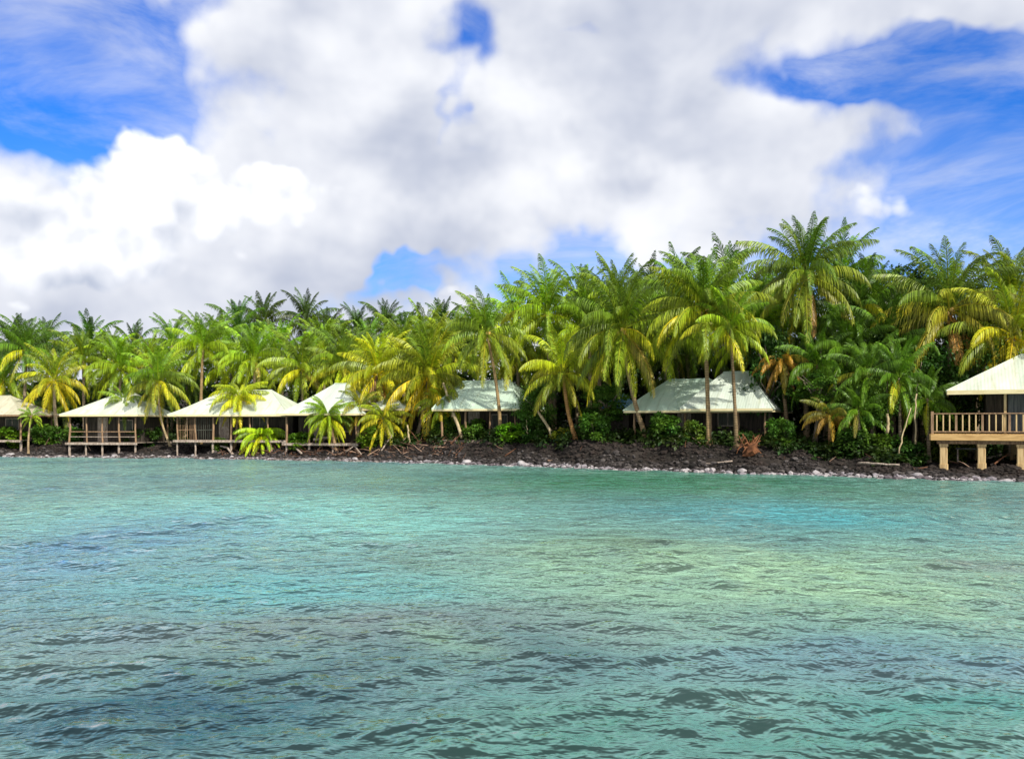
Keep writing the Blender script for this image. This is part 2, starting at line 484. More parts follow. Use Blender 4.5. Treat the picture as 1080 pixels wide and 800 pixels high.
# ------------------------------------------------------------------ palm fronds
def frond_into(b, M, e0, bend, L, seed, tint=(1, 1, 1), tip=(1.2, 1.0, .8), nl=58, ragged=.14, wmul=1.0, hang=1.0):
    """one pinnate leaf heading along +X from the origin of M, first rising at e0 degrees then bending down by `bend`"""
    rr = random.Random(seed)
    ns = 14
    pts = [Vector((0, 0, 0))]; tans = []
    side_sway = rr.uniform(-.25, .25)
    for i in range(ns):
        t = (i + .5) / ns
        a = R(max(-88, e0 - bend * t ** (2.1 if e0 > 60 else 1.4)))
        yaw = side_sway * t
        d = Vector((math.cos(a) * math.cos(yaw), math.cos(a) * math.sin(yaw), math.sin(a)))
        tans.append(d); pts.append(pts[-1] + d * (L / ns))
    tans.append(tans[-1])
    def at_t(t):
        f = t * ns; i = min(int(f), ns - 1); k = f - i
        return pts[i].lerp(pts[i + 1], k), tans[i].lerp(tans[min(i + 1, ns)], k).normalized()
    rc = tuple(c * k for c, k in zip(tint, (1.35, 1.05, 1.0)))
    b.tube([M @ p for p in pts], [L * (.0105 * (1 - i / ns) + .0022) for i in range(ns + 1)], 5, rc)
    twist0 = rr.uniform(-.35, .35)
    hang = hang * (.45 if e0 > 68 else .75 if e0 > 45 else 1.15)
    for s in (-1, 1):
        for j in range(nl):
            t = .13 + .865 * (j + rr.random() * .7) / nl
            if rr.random() < ragged * .5: continue
            p, T = at_t(t)
            S = T.cross(Vector((0, 0, 1)))
            if S.length < .2: S = Vector((0, 1, 0))
            S.normalize(); S *= s
            U = S.cross(T) * s
            if U.z < 0: U = -U
            prof = math.sin(math.pi * min(1, (t + .10) / 1.12) ** .85) ** .6 if t < .97 else .25
            ll = L * (.22 if e0 > 60 else .27) * max(.18, prof) * rr.uniform(.82, 1.12)
            fwd = .42 + .75 * t + max(0, e0 - 35) * .014
            tw = twist0 + rr.uniform(-.16, .16)
            d1 = (S * .95 + T * fwd + U * (.22 + tw * s) + Vector((0, 0, -.20 * hang))).normalized()
            d2 = (S * .46 + T * fwd * .7 + Vector((0, 0, -1.05 * hang + rr.uniform(-.25, .15)))).normalized()
            d3 = (S * .14 + T * fwd * .45 + Vector((0, 0, -2.0 * hang + rr.uniform(-.3, .2)))).normalized()
            w = L * .0068 * rr.uniform(.75, 1.25) * wmul
            W = T * w
            q1 = p + d1 * ll * .26; q2 = q1 + d2 * ll * .36; q3 = q2 + d3 * ll * .38
            k = rr.uniform(.4, 1.5)
            base = tuple(c * k for c in tint)
            end = tuple(c * k * x for c, x in zip(tint, tip))
            vs = [p - W * .5, p + W * .5, q1 - W, q1 + W, q2 - W * .8, q2 + W * .8, q3]
            n0 = len(b.v)
            b.v.extend([tuple(M @ v) for v in vs])
            b.f.extend([(n0, n0 + 1, n0 + 3, n0 + 2), (n0 + 2, n0 + 3, n0 + 5, n0 + 4), (n0 + 4, n0 + 5, n0 + 6)])
            b.c.extend([base, base, base, base, tuple((x + y) / 2 for x, y in zip(base, end)), tuple((x + y) / 2 for x, y in zip(base, end)), end])

ELEV = [84, 74, 64, 52, 40, 27, 13, -2, -18, -36, -55]
BEND = [46, 58, 66, 72, 84, 95, 96, 84, 66, 48, 30]
FRONDS = []
for i, (e, bd) in enumerate(zip(ELEV, BEND)):
    row = []
    for k in range(3):
        b = MB()
        frond_into(b, Matrix.Identity(4), e + random.uniform(-4, 4), bd * random.uniform(.85, 1.15), 1.0, 100 * i + k, hang=.8 + .5 * k / 2)
        row.append(b.mesh('frond', MAT['frond']))
    FRONDS.append(row)

DG, G, YG, Y_, OR, BR = (.075, .165, .012), (.15, .31, .012), (.38, .50, .014), (.64, .58, .018), (.50, .30, .03), (.26, .145, .055)

def lerp3(a, b, t):
    t = max(0, min(1, t)); return tuple(x + (y - x) * t for x, y in zip(a, b))

def frond_col(rr, young, old, age):
    c = lerp3(young, old, age + rr.uniform(-.22, .22))
    q = rr.random()
    if q < .09 and age > .35: c = lerp3(c, Y_, .5)
    elif q < .12 and age > .7: c = lerp3(c, BR, .6)
    elif q < .34: c = lerp3(c, DG, .55)
    k = rr.uniform(.72, 1.25)
    return tuple(x * k for x in c)

def trunk_mesh(base, top, r0, r1, bow, seed):
    rr = random.Random(seed)
    b = MB(); n = 22; pts = []; rad = []
    D = top - base
    sag = Vector((bow, rr.uniform(-.2, .2), 0))
    for i in range(n + 1):
        t = i / n
        p = base + D * t + sag * math.sin(math.pi * t) * (1 - .3 * t)
        pts.append(p)
        fl = 1 + .75 * math.exp(-t * 14)
        rad.append((r0 + (r1 - r0) * t) * fl * (1 + .05 * math.sin(i * 2.1)))
    b.tube(pts, rad, 10, wob=.05)
    return b.mesh('trunk', MAT['trunk'], True)

COCO = None
def palm(px, py, bpx, d, L, n, young, old, label, bow=0.0, r=.16, name='coconut_palm', nuts=0, emin=-48, tcol=(1, 1, 1), group='palms along the shore', lean_y=0.0, skew=0.0, dead=0, emax=84):
    """palm whose crown shows at (px,py); base stands d metres inland at column bpx"""
    global COCO
    seed = int(px * 7 + py * 13); rr = random.Random(seed)
    x, y = spot(bpx, d)
    z = ground(x, y) - .1
    top = at(px, py, y + lean_y)
    root = empty(name, (x, y, z)); tag(root, label, 'palm', group)
    lt = top - Vector((x, y, z))
    o = link('trunk', trunk_mesh(Vector((0, 0, 0)), lt, r, r * .66, bow, seed), root); o.color = (*tcol, 1)
    az = rr.uniform(0, 6.28); n = int(n * (1.45 if L > 2.7 else 1.6))
    for i in range(n):
        f = (i + .5) / n
        e = emax - (emax - emin) * f ** 1.5 + rr.uniform(-7, 7)
        k = min(range(len(ELEV)), key=lambda q: abs(ELEV[q] - e))
        az += 2.39996 + rr.uniform(-.25, .25)
        s = L * (rr.uniform(.86, 1.1)) * (.80 if f < .14 else 1.0)
        fo = link('frond', rr.choice(FRONDS[k]), root, lt + Vector((math.cos(az) * .08, math.sin(az) * .08, .12 - .35 * f)), (skew * rr.uniform(.4, 1), 0, az), (s, s, s))
        fo.color = (*frond_col(rr, young, old, f ** 1.7), 1)
    for i in range(dead):
        a = rr.uniform(3.6, 5.8)
        s = L * rr.uniform(.7, .9)
        fo = link('frond', rr.choice(FRONDS[-1]), root, lt + Vector((0, 0, -.3)), (0, 0, a), (s, s, s))
        fo.color = (*lerp3(BR, OR, rr.random()), 1)
        fo['label'] = 'withered brown frond hanging down the trunk'
    if nuts:
        if COCO is None:
            vs, fs = ico(1, 77, 2); b = MB(); b.add([Vector((v.x * .11, v.y * .11, v.z * .135)) for v in vs], fs)
            COCO = b.mesh('coconut', MAT['husk'], True)
        for i in range(nuts):
            a = 6.283 * i / nuts + rr.uniform(-.3, .3)
            link('coconut', COCO, root, lt + Vector((math.cos(a) * .2, math.sin(a) * .2, -.12 - .16 * (i % 2))), (rr.uniform(-.4, .4), 0, a))
    return root

# front palms: crown column/row, base column, metres inland, frond length, count, colours, label
palm(28, 368, 24, 7, 3.7, 26, DG, G, 'dark green palm with upright crown, at the far left end of the shore', nuts=0)
palm(57, 400, 62, 4.5, 3.4, 24, (.24, .34, .012), (.58, .50, .016), 'short yellow palm with drooping fronds just left of the leftmost whole hut', emin=-62, bow=-.1)
palm(33, 438, 30, .8, 1.15, 13, G, YG, 'small young palm on a thin pale stem standing alone at the waterline', r=.085, tcol=(1.5, 1.4, 1.2), emax=70)
palm(167, 400, 181, 2.2, 3.5, 26, G, (.34, .36, .02), 'yellow-green palm leaning left on a thin stem between the two leftmost whole huts', r=.09, tcol=(1.35, 1.3, 1.1), emin=-60, bow=-.5)
palm(214, 366, 211, 9, 3.9, 26, G, YG, 'tall green palm rising behind the left end of the wide cream roof', tcol=(1.25, 1.1, .8))
palm(253, 419, 247, 2.2, 2.7, 22, YG, Y_, 'short bright yellow palm in front of the wide cream roof', r=.13, tcol=(1.3, 1.1, .8), emin=-45, emax=55)
palm(346, 438, 356, 1.7, 2.2, 30, (.20, .36, .010), (.42, .50, .012), 'bright green low palm in front of the roof with the valley', r=.12, tcol=(1.3, 1.1, .9), emin=-70, emax=58)
palm(398, 392, 392, 5.5, 4.0, 26, YG, Y_, 'yellow-green palm right of the valley roof with withered orange fronds', dead=3, emin=-55)
palm(452, 396, 437, 5.0, 4.8, 30, (.22, .32, .012), (.62, .50, .016), 'big golden yellow palm with fronds sweeping to the rubble', emin=-62, dead=1, bow=.2)
palm(513, 350, 528, 3.6, 3.5, 24, G, (.30, .31, .02), 'tall slender palm crossing the left mint roof with its bare trunk', r=.13, tcol=(1.1, .95, .65), nuts=5, emin=-58, bow=.25)
palm(577, 330, 582, 7.5, 4.2, 28, G, YG, 'tall green palm with a full crown directly left above the orange-trunked palm', tcol=(.9, .85, .75), nuts=4)
palm(594, 392, 608, 4.0, 3.4, 22, YG, (.33, .31, .02), 'mid-height palm on an orange-brown leaning trunk between the two mint roofs', r=.14, tcol=(1.45, .95, .5), bow=-.2, emin=-50)
palm(656, 346, 683, 4.0, 4.6, 30, (.14, .24, .015), (.36, .42, .015), 'large palm with long hanging fronds at the left end of the big mint roof', r=.15, tcol=(1.1, .95, .75), nuts=6, emin=-66, bow=-.3)
palm(743, 326, 748, 3.4, 4.5, 30, (.13, .26, .012), (.40, .42, .015), 'large palm with a straight trunk crossing the middle of the big mint roof', r=.135, tcol=(1.1, .95, .7), nuts=5, emin=-36)
palm(770, 345, 777, 3.1, 2.8, 20, G, YG, 'dark slim palm whose trunk crosses the right half of the big mint roof', r=.11, tcol=(.7, .62, .5), emin=-25)
palm(850, 290, 851, 7.0, 4.3, 30, (.10, .20, .015), (.30, .32, .02), 'tallest palm of the shore with an orange heart, right of the big mint roof', r=.16, tcol=(.75, .7, .6), nuts=7, emin=-55, dead=1)
palm(1001, 325, 1004, 8.5, 4.2, 28, (.13, .22, .02), (.36, .33, .025), 'tall upright palm with a rust-coloured heart above the railed hut', nuts=8, dead=3, emin=-38)
palm(1068, 352, 1078, 9.0, 3.8, 24, (.20, .30, .012), (.60, .52, .016), 'yellow palm with arching fronds behind the railed hut roof', emin=-50)
palm(277, 458, 268, 2.0, 2.4, 32, (.34, .56, .010), (.46, .62, .012), 'lime green low palm leaning before the right end of the wide cream roof', r=.08, emin=-45, emax=45)
palm(875, 437, 876, 3.4, 1.7, 16, (.10, .17, .02), OR, 'dwarf palm with orange lower fronds in the dark thicket', r=.1, tcol=(1, .7, .45), emin=-30, emax=60)
palm(824, 378, 832, 6.0, 2.1, 16, OR, BR, 'dying palm with a brown skirt of dry fronds beside the big mint roof', r=.13, emin=-70, emax=12, tcol=(.8, .7, .6))
palm(622, 352, 622, 9.5, 4.0, 26, G, YG, 'green palm standing behind between the hanging palm and the orange-trunked one')
palm(652, 324, 654, 11, 4.0, 26, (.11, .2, .015), YG, 'tall skyline palm directly above the palm with long hanging fronds')
palm(702, 348, 704, 9.5, 4.0, 26, G, YG, 'green palm filling the gap between the two largest palms at the big mint roof')
palm(546, 372, 548, 9.0, 3.8, 24, YG, (.34, .33, .02), 'yellow-green palm right behind the tall slender palm')
palm(800, 352, 803, 10, 4.0, 26, G, YG, 'green palm between the straight-trunked palm and the tallest one')
palm(905, 330, 902, 10, 4.0, 26, DG, G, 'dark green palm at the right shoulder of the tallest palm')
palm(478, 372, 476, 9.0, 3.9, 24, (.15, .23, .015), YG, 'light green palm behind the left end of the left mint roof')
palm(425, 372, 428, 10, 4.0, 26, (.13, .22, .015), YG, 'light green palm behind the golden yellow palm')
palm(362, 384, 366, 9.0, 3.9, 24, (.12, .22, .015), YG, 'green palm rising behind the ridge of the valley roof')
palm(318, 388, 320, 9.0, 3.8, 24, (.13, .22, .015), YG, 'light green palm rising behind the valley between two roofs')
palm(268, 378, 270, 9.5, 4.0, 26, G, YG, 'green palm rising behind the right half of the wide cream roof')
palm(380, 430, 376, 3.0, 2.1, 20, (.30, .34, .014), OR, 'low palm with orange-tinged fronds over the right end of the valley roof', r=.12, emin=-65, emax=70)
palm(404, 440, 408, 3.0, 2.3, 18, (.26, .36, .012), Y_, 'low yellow palm left below the golden yellow palm', r=.11, emin=-62, emax=62)
palm(131, 424, 133, 3.2, 2.4, 20, (.16, .28, .012), YG, 'low green palm covering the right end of the leftmost whole hut', r=.11, emin=-62, emax=70)
palm(468, 424, 465, 4.0, 2.2, 18, (.24, .34, .012), YG, 'low light green palm over the left corner of the left mint roof', r=.11, emin=-60, emax=65)
palm(128, 388, 124, 9.0, 3.8, 24, G, YG, 'green palm rising behind the leftmost whole hut')
palm(88, 380, 90, 10, 3.8, 24, (.12, .21, .015), YG, 'light green palm between the far left palm and the leftmost whole hut')
palm(1066, 322, 1062, 12, 4.2, 26, (.15, .22, .02), YG, 'yellow-green skyline palm at the right edge of the photo')
palm(4, 400, 0, 7, 3.6, 22, G, YG, 'half-hidden palm cut by the left edge of the photo')
palm(952, 345, 950, 11, 3.6, 24, DG, G, 'dark green palm in the hollow of the skyline left of the rust-hearted palm')

# ------------------------------------------------------------------ palms of the back ranks: one crown mesh each
CROWNS = []
for k in range(7):
    b = MB(); rr = random.Random(900 + k); az = rr.uniform(0, 6)
    n = 27
    for i in range(n):
        f = (i + .5) / n
        e = 87 - 128 * f ** 1.55 + rr.uniform(-8, 8)
        q = min(range(len(ELEV)), key=lambda q_: abs(ELEV[q_] - e))
        az += 2.39996 + rr.uniform(-.3, .3)
        s = rr.uniform(.85, 1.1) * (.8 if f < .14 else 1)
        M = Matrix.Translation((math.cos(az) * .02, math.sin(az) * .02, .02 - .08 * f)) @ Matrix.Rotation(az, 4, 'Z')
        tint = lerp3((.75, .9, .9), (1.75, 1.25, .9), f ** 1.5 + rr.uniform(-.25, .25))
        kk = rr.choice([.6, .85, 1.0, 1.2]); tint = tuple(v * kk for v in tint)
        frond_into(b, M, e, BEND[q] * rr.uniform(.85, 1.15), s, 5000 + 100 * k + i, tint, nl=42, wmul=1.35)
    CROWNS.append(b.mesh('crown', MAT['frond']))

BACK = 'palms in the ranks behind the shore'
def back_palm(px, py, d, L, colr, label, k):
    rr = random.Random(int(px * 3 + py))
    x, y = spot(px, d); z = ground(x, y) - .1
    top = at(px + rr.uniform(-3, 3), py, y)
    root = empty('coconut_palm', (x, y, z)); tag(root, label, 'palm', BACK)
    lt = top - Vector((x, y, z))
    link('trunk', trunk_mesh(Vector((0, 0, 0)), lt, .16, .11, rr.uniform(-.4, .4), int(px)), root)
    c = link('crown', CROWNS[k % 7], root, lt, (0, 0, rr.uniform(0, 6.28)), (L, L, L * rr.uniform(.95, 1.1)))
    c.color = (*[v * rr.uniform(.9, 1.1) for v in colr], 1)

MG = (.14, .29, .014); LG = (.27, .45, .014); VD = (.06, .13, .014)
backs = [
 (-22, 372, 12, 3.8, MG, 'green palm outside the left edge of the photo'),
 (10, 352, 17, 3.6, VD, 'dark palm on the skyline at the left edge of the photo'),
 (50, 352, 16, 3.5, DG, 'dark skyline palm just right of the far left palm'),
 (95, 352, 17, 3.8, DG, 'dark skyline palm above the leftmost whole hut'),
 (118, 366, 13, 3.6, LG, 'light green second-rank palm above the leftmost whole hut'),
 (140, 358, 18, 3.6, VD, 'dark skyline palm above the gap between the two leftmost whole huts'),
 (160, 372, 12, 3.6, LG, 'light green second-rank palm above the gap between the two leftmost whole huts'),
 (180, 352, 17, 3.7, MG, 'skyline palm above the left eave of the wide cream roof'),
 (232, 350, 18, 3.9, MG, 'skyline palm above the peak of the wide cream roof'),
 (244, 378, 12, 3.8, LG, 'light green second-rank palm above the short bright yellow palm'),
 (252, 338, 24, 4.0, DG, 'skyline palm left of the twin dark palms'),
 (277, 328, 28, 4.2, VD, 'tall dark skyline palm, left one of the twin palms left of centre'),
 (293, 360, 13, 4.0, LG, 'light green second-rank palm above the right eave of the wide cream roof'),
 (321, 327, 28, 4.2, VD, 'tall dark skyline palm, right one of the twin palms left of centre'),
 (342, 358, 14, 4.0, LG, 'light green second-rank palm above the ridge of the valley roof'),
 (348, 342, 26, 3.6, VD, 'dark skyline palm right of the twin palms'),
 (376, 338, 26, 3.6, VD, 'dark skyline palm above the ridge end of the valley roof'),
 (390, 362, 15, 4.2, MG, 'green second-rank palm above the palm with withered orange fronds'),
 (409, 332, 26, 3.6, VD, 'small dark skyline palm left of the blue gap in the clouds'),
 (430, 348, 22, 3.6, DG, 'dark skyline palm below the blue gap in the clouds'),
 (452, 352, 15, 4.2, LG, 'light green second-rank palm above the golden yellow palm'),
 (468, 336, 24, 3.6, DG, 'dark skyline palm below the white puff of cloud'),
 (500, 330, 20, 3.6, DG, 'dark skyline palm peeping out left of the tall slender palm'),
 (545, 318, 16, 4.0, LG, 'light green skyline palm between the tall slender palm and the full-crowned one'),
 (610, 302, 16, 4.0, MG, 'skyline palm right of the full-crowned palm'),
 (636, 318, 14, 4.2, MG, 'green second-rank palm left above the palm with long hanging fronds'),
 (685, 300, 18, 3.8, DG, 'dark skyline palm left of the straight-trunked palm'),
 (716, 288, 18, 3.6, MG, 'skyline palm at the left shoulder of the straight-trunked palm'),
 (765, 290, 14, 4.0, MG, 'skyline palm at the right shoulder of the straight-trunked palm'),
 (828, 312, 13, 3.8, MG, 'green second-rank palm left below the tallest palm'),
 (885, 280, 13, 3.8, MG, 'skyline palm at the right shoulder of the tallest palm'),
 (925, 300, 16, 3.4, VD, 'dark skyline palm half way down from the tallest palm'),
 (975, 318, 15, 3.6, DG, 'dark skyline palm at the left shoulder of the rust-hearted palm'),
 (1030, 326, 14, 3.6, LG, 'light green palm between the rust-hearted palm and the right edge'),
 (1110, 330, 14, 4.0, LG, 'yellow-green palm outside the right edge of the photo'),
 (870, 345, 12, 3.6, DG, 'dark green second-rank palm below the tallest palm'),
 (585, 352, 13, 3.8, MG, 'green second-rank palm above the orange-trunked palm'),
 (725, 352, 12, 3.8, DG, 'dark green second-rank palm behind the straight-trunked palm'),
 (195, 392, 13, 3.6, DG, 'dark green second-rank palm behind the left eave of the wide cream roof'),
 (70, 412, 12, 3.4, DG, 'dark green second-rank palm behind the short yellow palm'),
]
for i, a in enumerate(backs): back_palm(a[0], a[1] + (12 if a[0] < 480 else 20), *a[2:], i)

# ------------------------------------------------------------------ broadleaf trees, shrubs and the wood behind
def leaf_clump(b, c, rad, n, size, rr, tint, flat=.7, droop=.35):
    for _ in range(n):
        v = Vector((rr.gauss(0, 1), rr.gauss(0, 1), rr.gauss(0, 1)))
        v = v.normalized() * (rr.random() ** .45)
        p = c + Vector((v.x * rad, v.y * rad, v.z * rad * flat))
        d = (v + Vector((rr.uniform(-.7, .7), rr.uniform(-.7, .7), rr.uniform(-.3, .5) - droop))).normalized()
        n_ = Vector((rr.uniform(-.6, .6), rr.uniform(-.6, .6), 1)).normalized()
        s = d.cross(n_)
        if s.length < .1: continue
        s.normalize(); up = s.cross(d)
        L = size * rr.uniform(.7, 1.35); W = L * rr.uniform(.28, .4)
        k = rr.uniform(.65, 1.3)
        t = tuple(x * k for x in tint)
        b.add([p, p + d * L * .45 + s * W - up * L * .02, p + d * L - up * L * .18, p + d * L * .45 - s * W - up * L * .02], [(0, 1, 2), (0, 2, 3)], t)

def crown_mesh(seed, w, h, nclump, nleaf, size, layered=False):
    rr = random.Random(seed); b = MB()
    for i in range(nclump):
        a = rr.uniform(0, 6.283); q = rr.random() ** .55
        zz = rr.uniform(-.5, .5)
        env = math.sqrt(max(.05, 1 - (2 * zz) ** 2 * .8))
        if layered: zz = round(zz * 5) / 5 + rr.uniform(-.04, .04)
        c = Vector((math.cos(a) * q * w / 2 * env, math.sin(a) * q * w / 2 * env, zz * h))
        r_ = rr.uniform(.10, .2) * w
        k = rr.uniform(.7, 1.3)
        leaf_clump(b, c, r_, nleaf, size, rr, (k * rr.uniform(.85, 1.25), k, k * rr.uniform(.8, 1.1)), .38 if layered else .7)
    return b.mesh('crown', MAT['leaf'])

TREECROWN = [crown_mesh(40 + i, 1.0, .8, 50, 130, .040) for i in range(3)] + [crown_mesh(60 + i, 1.0, .7, 46, 120, .042, True) for i in range(3)]

def tree(px, py, bpx, d, w, h, colr, label, k, name='broadleaf_tree'):
    rr = random.Random(int(px * 5 + py))
    x, y = spot(bpx, d); z = ground(x, y) - .1
    root = empty(name, (x, y, z)); tag(root, label, 'tree', 'broadleaf trees among the palms')
    lt = at(px, py, y) - Vector((x, y, z))
    b = MB()
    b.tube([(0, 0, 0), lt * .35 + Vector((rr.uniform(-.2, .2), 0, 0)), lt * .7, lt], [.2, .15, .11, .05], 8, wob=.08)
    for i in range(7):
        t = rr.uniform(.55, .9); a = rr.uniform(0, 6.283)
        e = lt + Vector((math.cos(a) * w * .38, math.sin(a) * w * .38, rr.uniform(-.2, .35) * h))
        p = lt * t
        b.tube([p, p.lerp(e, .5) + Vector((0, 0, .15)), e], [.08, .05, .02], 5)
    b.build('trunk', MAT['bark'], root, True)
    c = link('crown', TREECROWN[k % 6], root, lt, (0, 0, rr.uniform(0, 6.28)), (w, w, h / .75))
    c.color = (*colr, 1)

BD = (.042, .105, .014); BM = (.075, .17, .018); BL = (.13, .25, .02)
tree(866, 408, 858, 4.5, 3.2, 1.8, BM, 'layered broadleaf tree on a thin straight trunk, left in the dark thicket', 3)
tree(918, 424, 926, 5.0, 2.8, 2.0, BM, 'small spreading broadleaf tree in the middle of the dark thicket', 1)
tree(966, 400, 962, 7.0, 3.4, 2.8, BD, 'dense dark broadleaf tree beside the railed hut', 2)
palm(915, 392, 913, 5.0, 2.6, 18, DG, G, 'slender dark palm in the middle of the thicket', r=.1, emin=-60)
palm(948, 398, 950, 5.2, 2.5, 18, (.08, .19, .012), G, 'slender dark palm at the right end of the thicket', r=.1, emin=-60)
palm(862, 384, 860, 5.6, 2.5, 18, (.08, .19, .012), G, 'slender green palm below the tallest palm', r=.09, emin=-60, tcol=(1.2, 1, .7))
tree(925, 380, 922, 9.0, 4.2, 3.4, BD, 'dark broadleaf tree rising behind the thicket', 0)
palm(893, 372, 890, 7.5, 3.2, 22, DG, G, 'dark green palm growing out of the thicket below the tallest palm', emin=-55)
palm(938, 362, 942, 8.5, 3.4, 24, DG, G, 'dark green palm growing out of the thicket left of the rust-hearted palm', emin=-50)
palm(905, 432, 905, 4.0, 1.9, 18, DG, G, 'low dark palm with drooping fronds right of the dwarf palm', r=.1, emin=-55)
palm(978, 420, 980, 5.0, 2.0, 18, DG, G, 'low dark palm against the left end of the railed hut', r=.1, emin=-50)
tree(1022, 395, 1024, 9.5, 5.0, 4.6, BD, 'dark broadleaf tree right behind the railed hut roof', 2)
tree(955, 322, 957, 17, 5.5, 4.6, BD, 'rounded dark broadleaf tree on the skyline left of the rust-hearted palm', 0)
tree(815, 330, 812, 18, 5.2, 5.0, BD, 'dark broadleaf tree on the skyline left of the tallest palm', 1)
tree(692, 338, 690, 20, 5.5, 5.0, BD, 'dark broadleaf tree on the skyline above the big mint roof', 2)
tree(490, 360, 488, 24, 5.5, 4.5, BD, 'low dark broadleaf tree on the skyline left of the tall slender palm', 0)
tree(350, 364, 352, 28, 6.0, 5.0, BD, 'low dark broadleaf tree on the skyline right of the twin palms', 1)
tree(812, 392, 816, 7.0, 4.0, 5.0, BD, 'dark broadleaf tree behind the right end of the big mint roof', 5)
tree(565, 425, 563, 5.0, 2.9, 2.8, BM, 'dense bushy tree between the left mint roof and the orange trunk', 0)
tree(640, 425, 642, 6.0, 3.2, 2.4, BM, 'bushy tree in front of the blue-roofed shed', 4)

SHRUB = [crown_mesh(80 + i, 1.0, .75, 30, 120, .085) for i in range(3)]
def shrub(px, d, w, h, colr, label, k):
    rr = random.Random(int(px * 11 + d * 7))
    x, y = spot(px, d); z = ground(x, y)
    root = empty('shrub', (x, y, z - .05)); tag(root, label, 'shrub', 'shrubs on the bank')
    b = MB()
    for i in range(6):
        a = rr.uniform(0, 6.28)
        b.tube([(0, 0, 0), (math.cos(a) * w * .12, math.sin(a) * w * .12, h * .35), (math.cos(a) * w * .3, math.sin(a) * w * .3, h * .7)], [.03, .02, .01], 5)
    b.build('stem', MAT['bark'], root)
    c = link('crown', SHRUB[k % 3], root, (0, 0, h * .5), (0, 0, rr.uniform(0, 6)), (w, w, h / .8)); c.color = (*colr, 1)

SL = (.15, .30, .015); SM = (.07, .17, .02)
shrubs = [
 (14, 3.0, 3.0, 1.5, (.13, .25, .015), 'bright green shrub at the left edge below the dull roof'),
 (48, 3.2, 2.4, 1.5, BM, 'dark green shrub behind the young palm at the waterline'),
 (82, 3.8, 2.2, 1.3, SM, 'green shrub touching the left side of the leftmost whole hut'),
 (150, 3.6, 2.6, 1.8, BD, 'dark shrub in the shade between the two leftmost whole huts'),
 (318, 2.4, 2.0, 1.2, (.10, .20, .015), 'low green shrub under the eave of the valley roof'),
 (394, 2.6, 2.2, 1.4, (.12, .22, .015), 'green shrub among the roots right of the valley roof'),
 (232, 2.0, 1.3, .9, (.09, .17, .015), 'small green shrub between the stilts of the wide cream-roofed hut'),
 (420, 4.2, 2.2, 1.6, (.16, .22, .02), 'yellow-green shrub below the golden yellow palm'),
 (470, 4.4, 2.0, 1.8, BM, 'dark green shrub at the left corner of the left mint roof'),
 (500, 4.6, 2.0, 1.5, BM, 'dark green shrub under the eave of the left mint roof'),
 (537, 3.3, 2.2, 1.1, (.14, .32, .015), 'lime green shrub on the bank at the foot of the tall slender palm'),
 (562, 4.0, 2.4, 1.6, BD, 'dark shrub right of the lime green one at the slender palm'),
 (592, 3.6, 1.2, .9, (.30, .36, .03), 'small yellowish shrub beside the foot of the orange trunk'),
 (628, 3.6, 2.2, 1.6, SM, 'green shrub right of the orange trunk'),
 (705, 3.6, 2.2, 1.5, SM, 'leafy green shrub below the left half of the big mint roof'),
 (733, 3.8, 1.5, 1.3, (.11, .19, .02), 'light green shrub left of the straight palm trunk'),
 (824, 3.6, 1.8, 1.5, SM, 'green shrub at the right end of the big mint roof'),
 (900, 4.2, 2.2, 1.5, BD, 'dark shrub right of the dwarf palm'),
 (935, 4.4, 2.4, 1.5, BM, 'green shrub low in the middle of the dark thicket'),
 (958, 4.2, 1.8, 1.2, BD, 'dark shrub left of the railed hut'),
 (1005, 7.5, 2.4, 2.6, (.13, .19, .03), 'light green shrub seen through behind the railing of the hut'),
]
for i, a in enumerate(shrubs): shrub(*a, i)

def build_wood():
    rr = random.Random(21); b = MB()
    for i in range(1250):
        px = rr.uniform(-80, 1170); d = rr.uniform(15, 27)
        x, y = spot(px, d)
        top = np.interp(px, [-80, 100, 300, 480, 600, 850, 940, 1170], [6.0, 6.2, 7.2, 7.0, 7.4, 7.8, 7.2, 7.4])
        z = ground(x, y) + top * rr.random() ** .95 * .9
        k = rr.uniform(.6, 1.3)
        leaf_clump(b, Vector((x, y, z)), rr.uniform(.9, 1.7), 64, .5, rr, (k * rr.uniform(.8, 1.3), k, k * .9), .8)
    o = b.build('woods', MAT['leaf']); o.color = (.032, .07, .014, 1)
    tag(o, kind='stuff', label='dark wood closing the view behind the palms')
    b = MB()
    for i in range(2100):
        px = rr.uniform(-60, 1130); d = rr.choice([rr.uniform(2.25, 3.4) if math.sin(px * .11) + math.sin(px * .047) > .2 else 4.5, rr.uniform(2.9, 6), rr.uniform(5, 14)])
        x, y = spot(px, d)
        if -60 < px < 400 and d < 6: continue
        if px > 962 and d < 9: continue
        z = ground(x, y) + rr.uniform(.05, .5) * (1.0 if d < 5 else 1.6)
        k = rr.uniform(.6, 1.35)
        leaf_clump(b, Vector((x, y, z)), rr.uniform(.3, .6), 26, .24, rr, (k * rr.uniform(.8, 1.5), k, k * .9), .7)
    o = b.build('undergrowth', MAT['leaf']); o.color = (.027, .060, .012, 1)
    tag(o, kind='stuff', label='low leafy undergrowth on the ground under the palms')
build_wood()

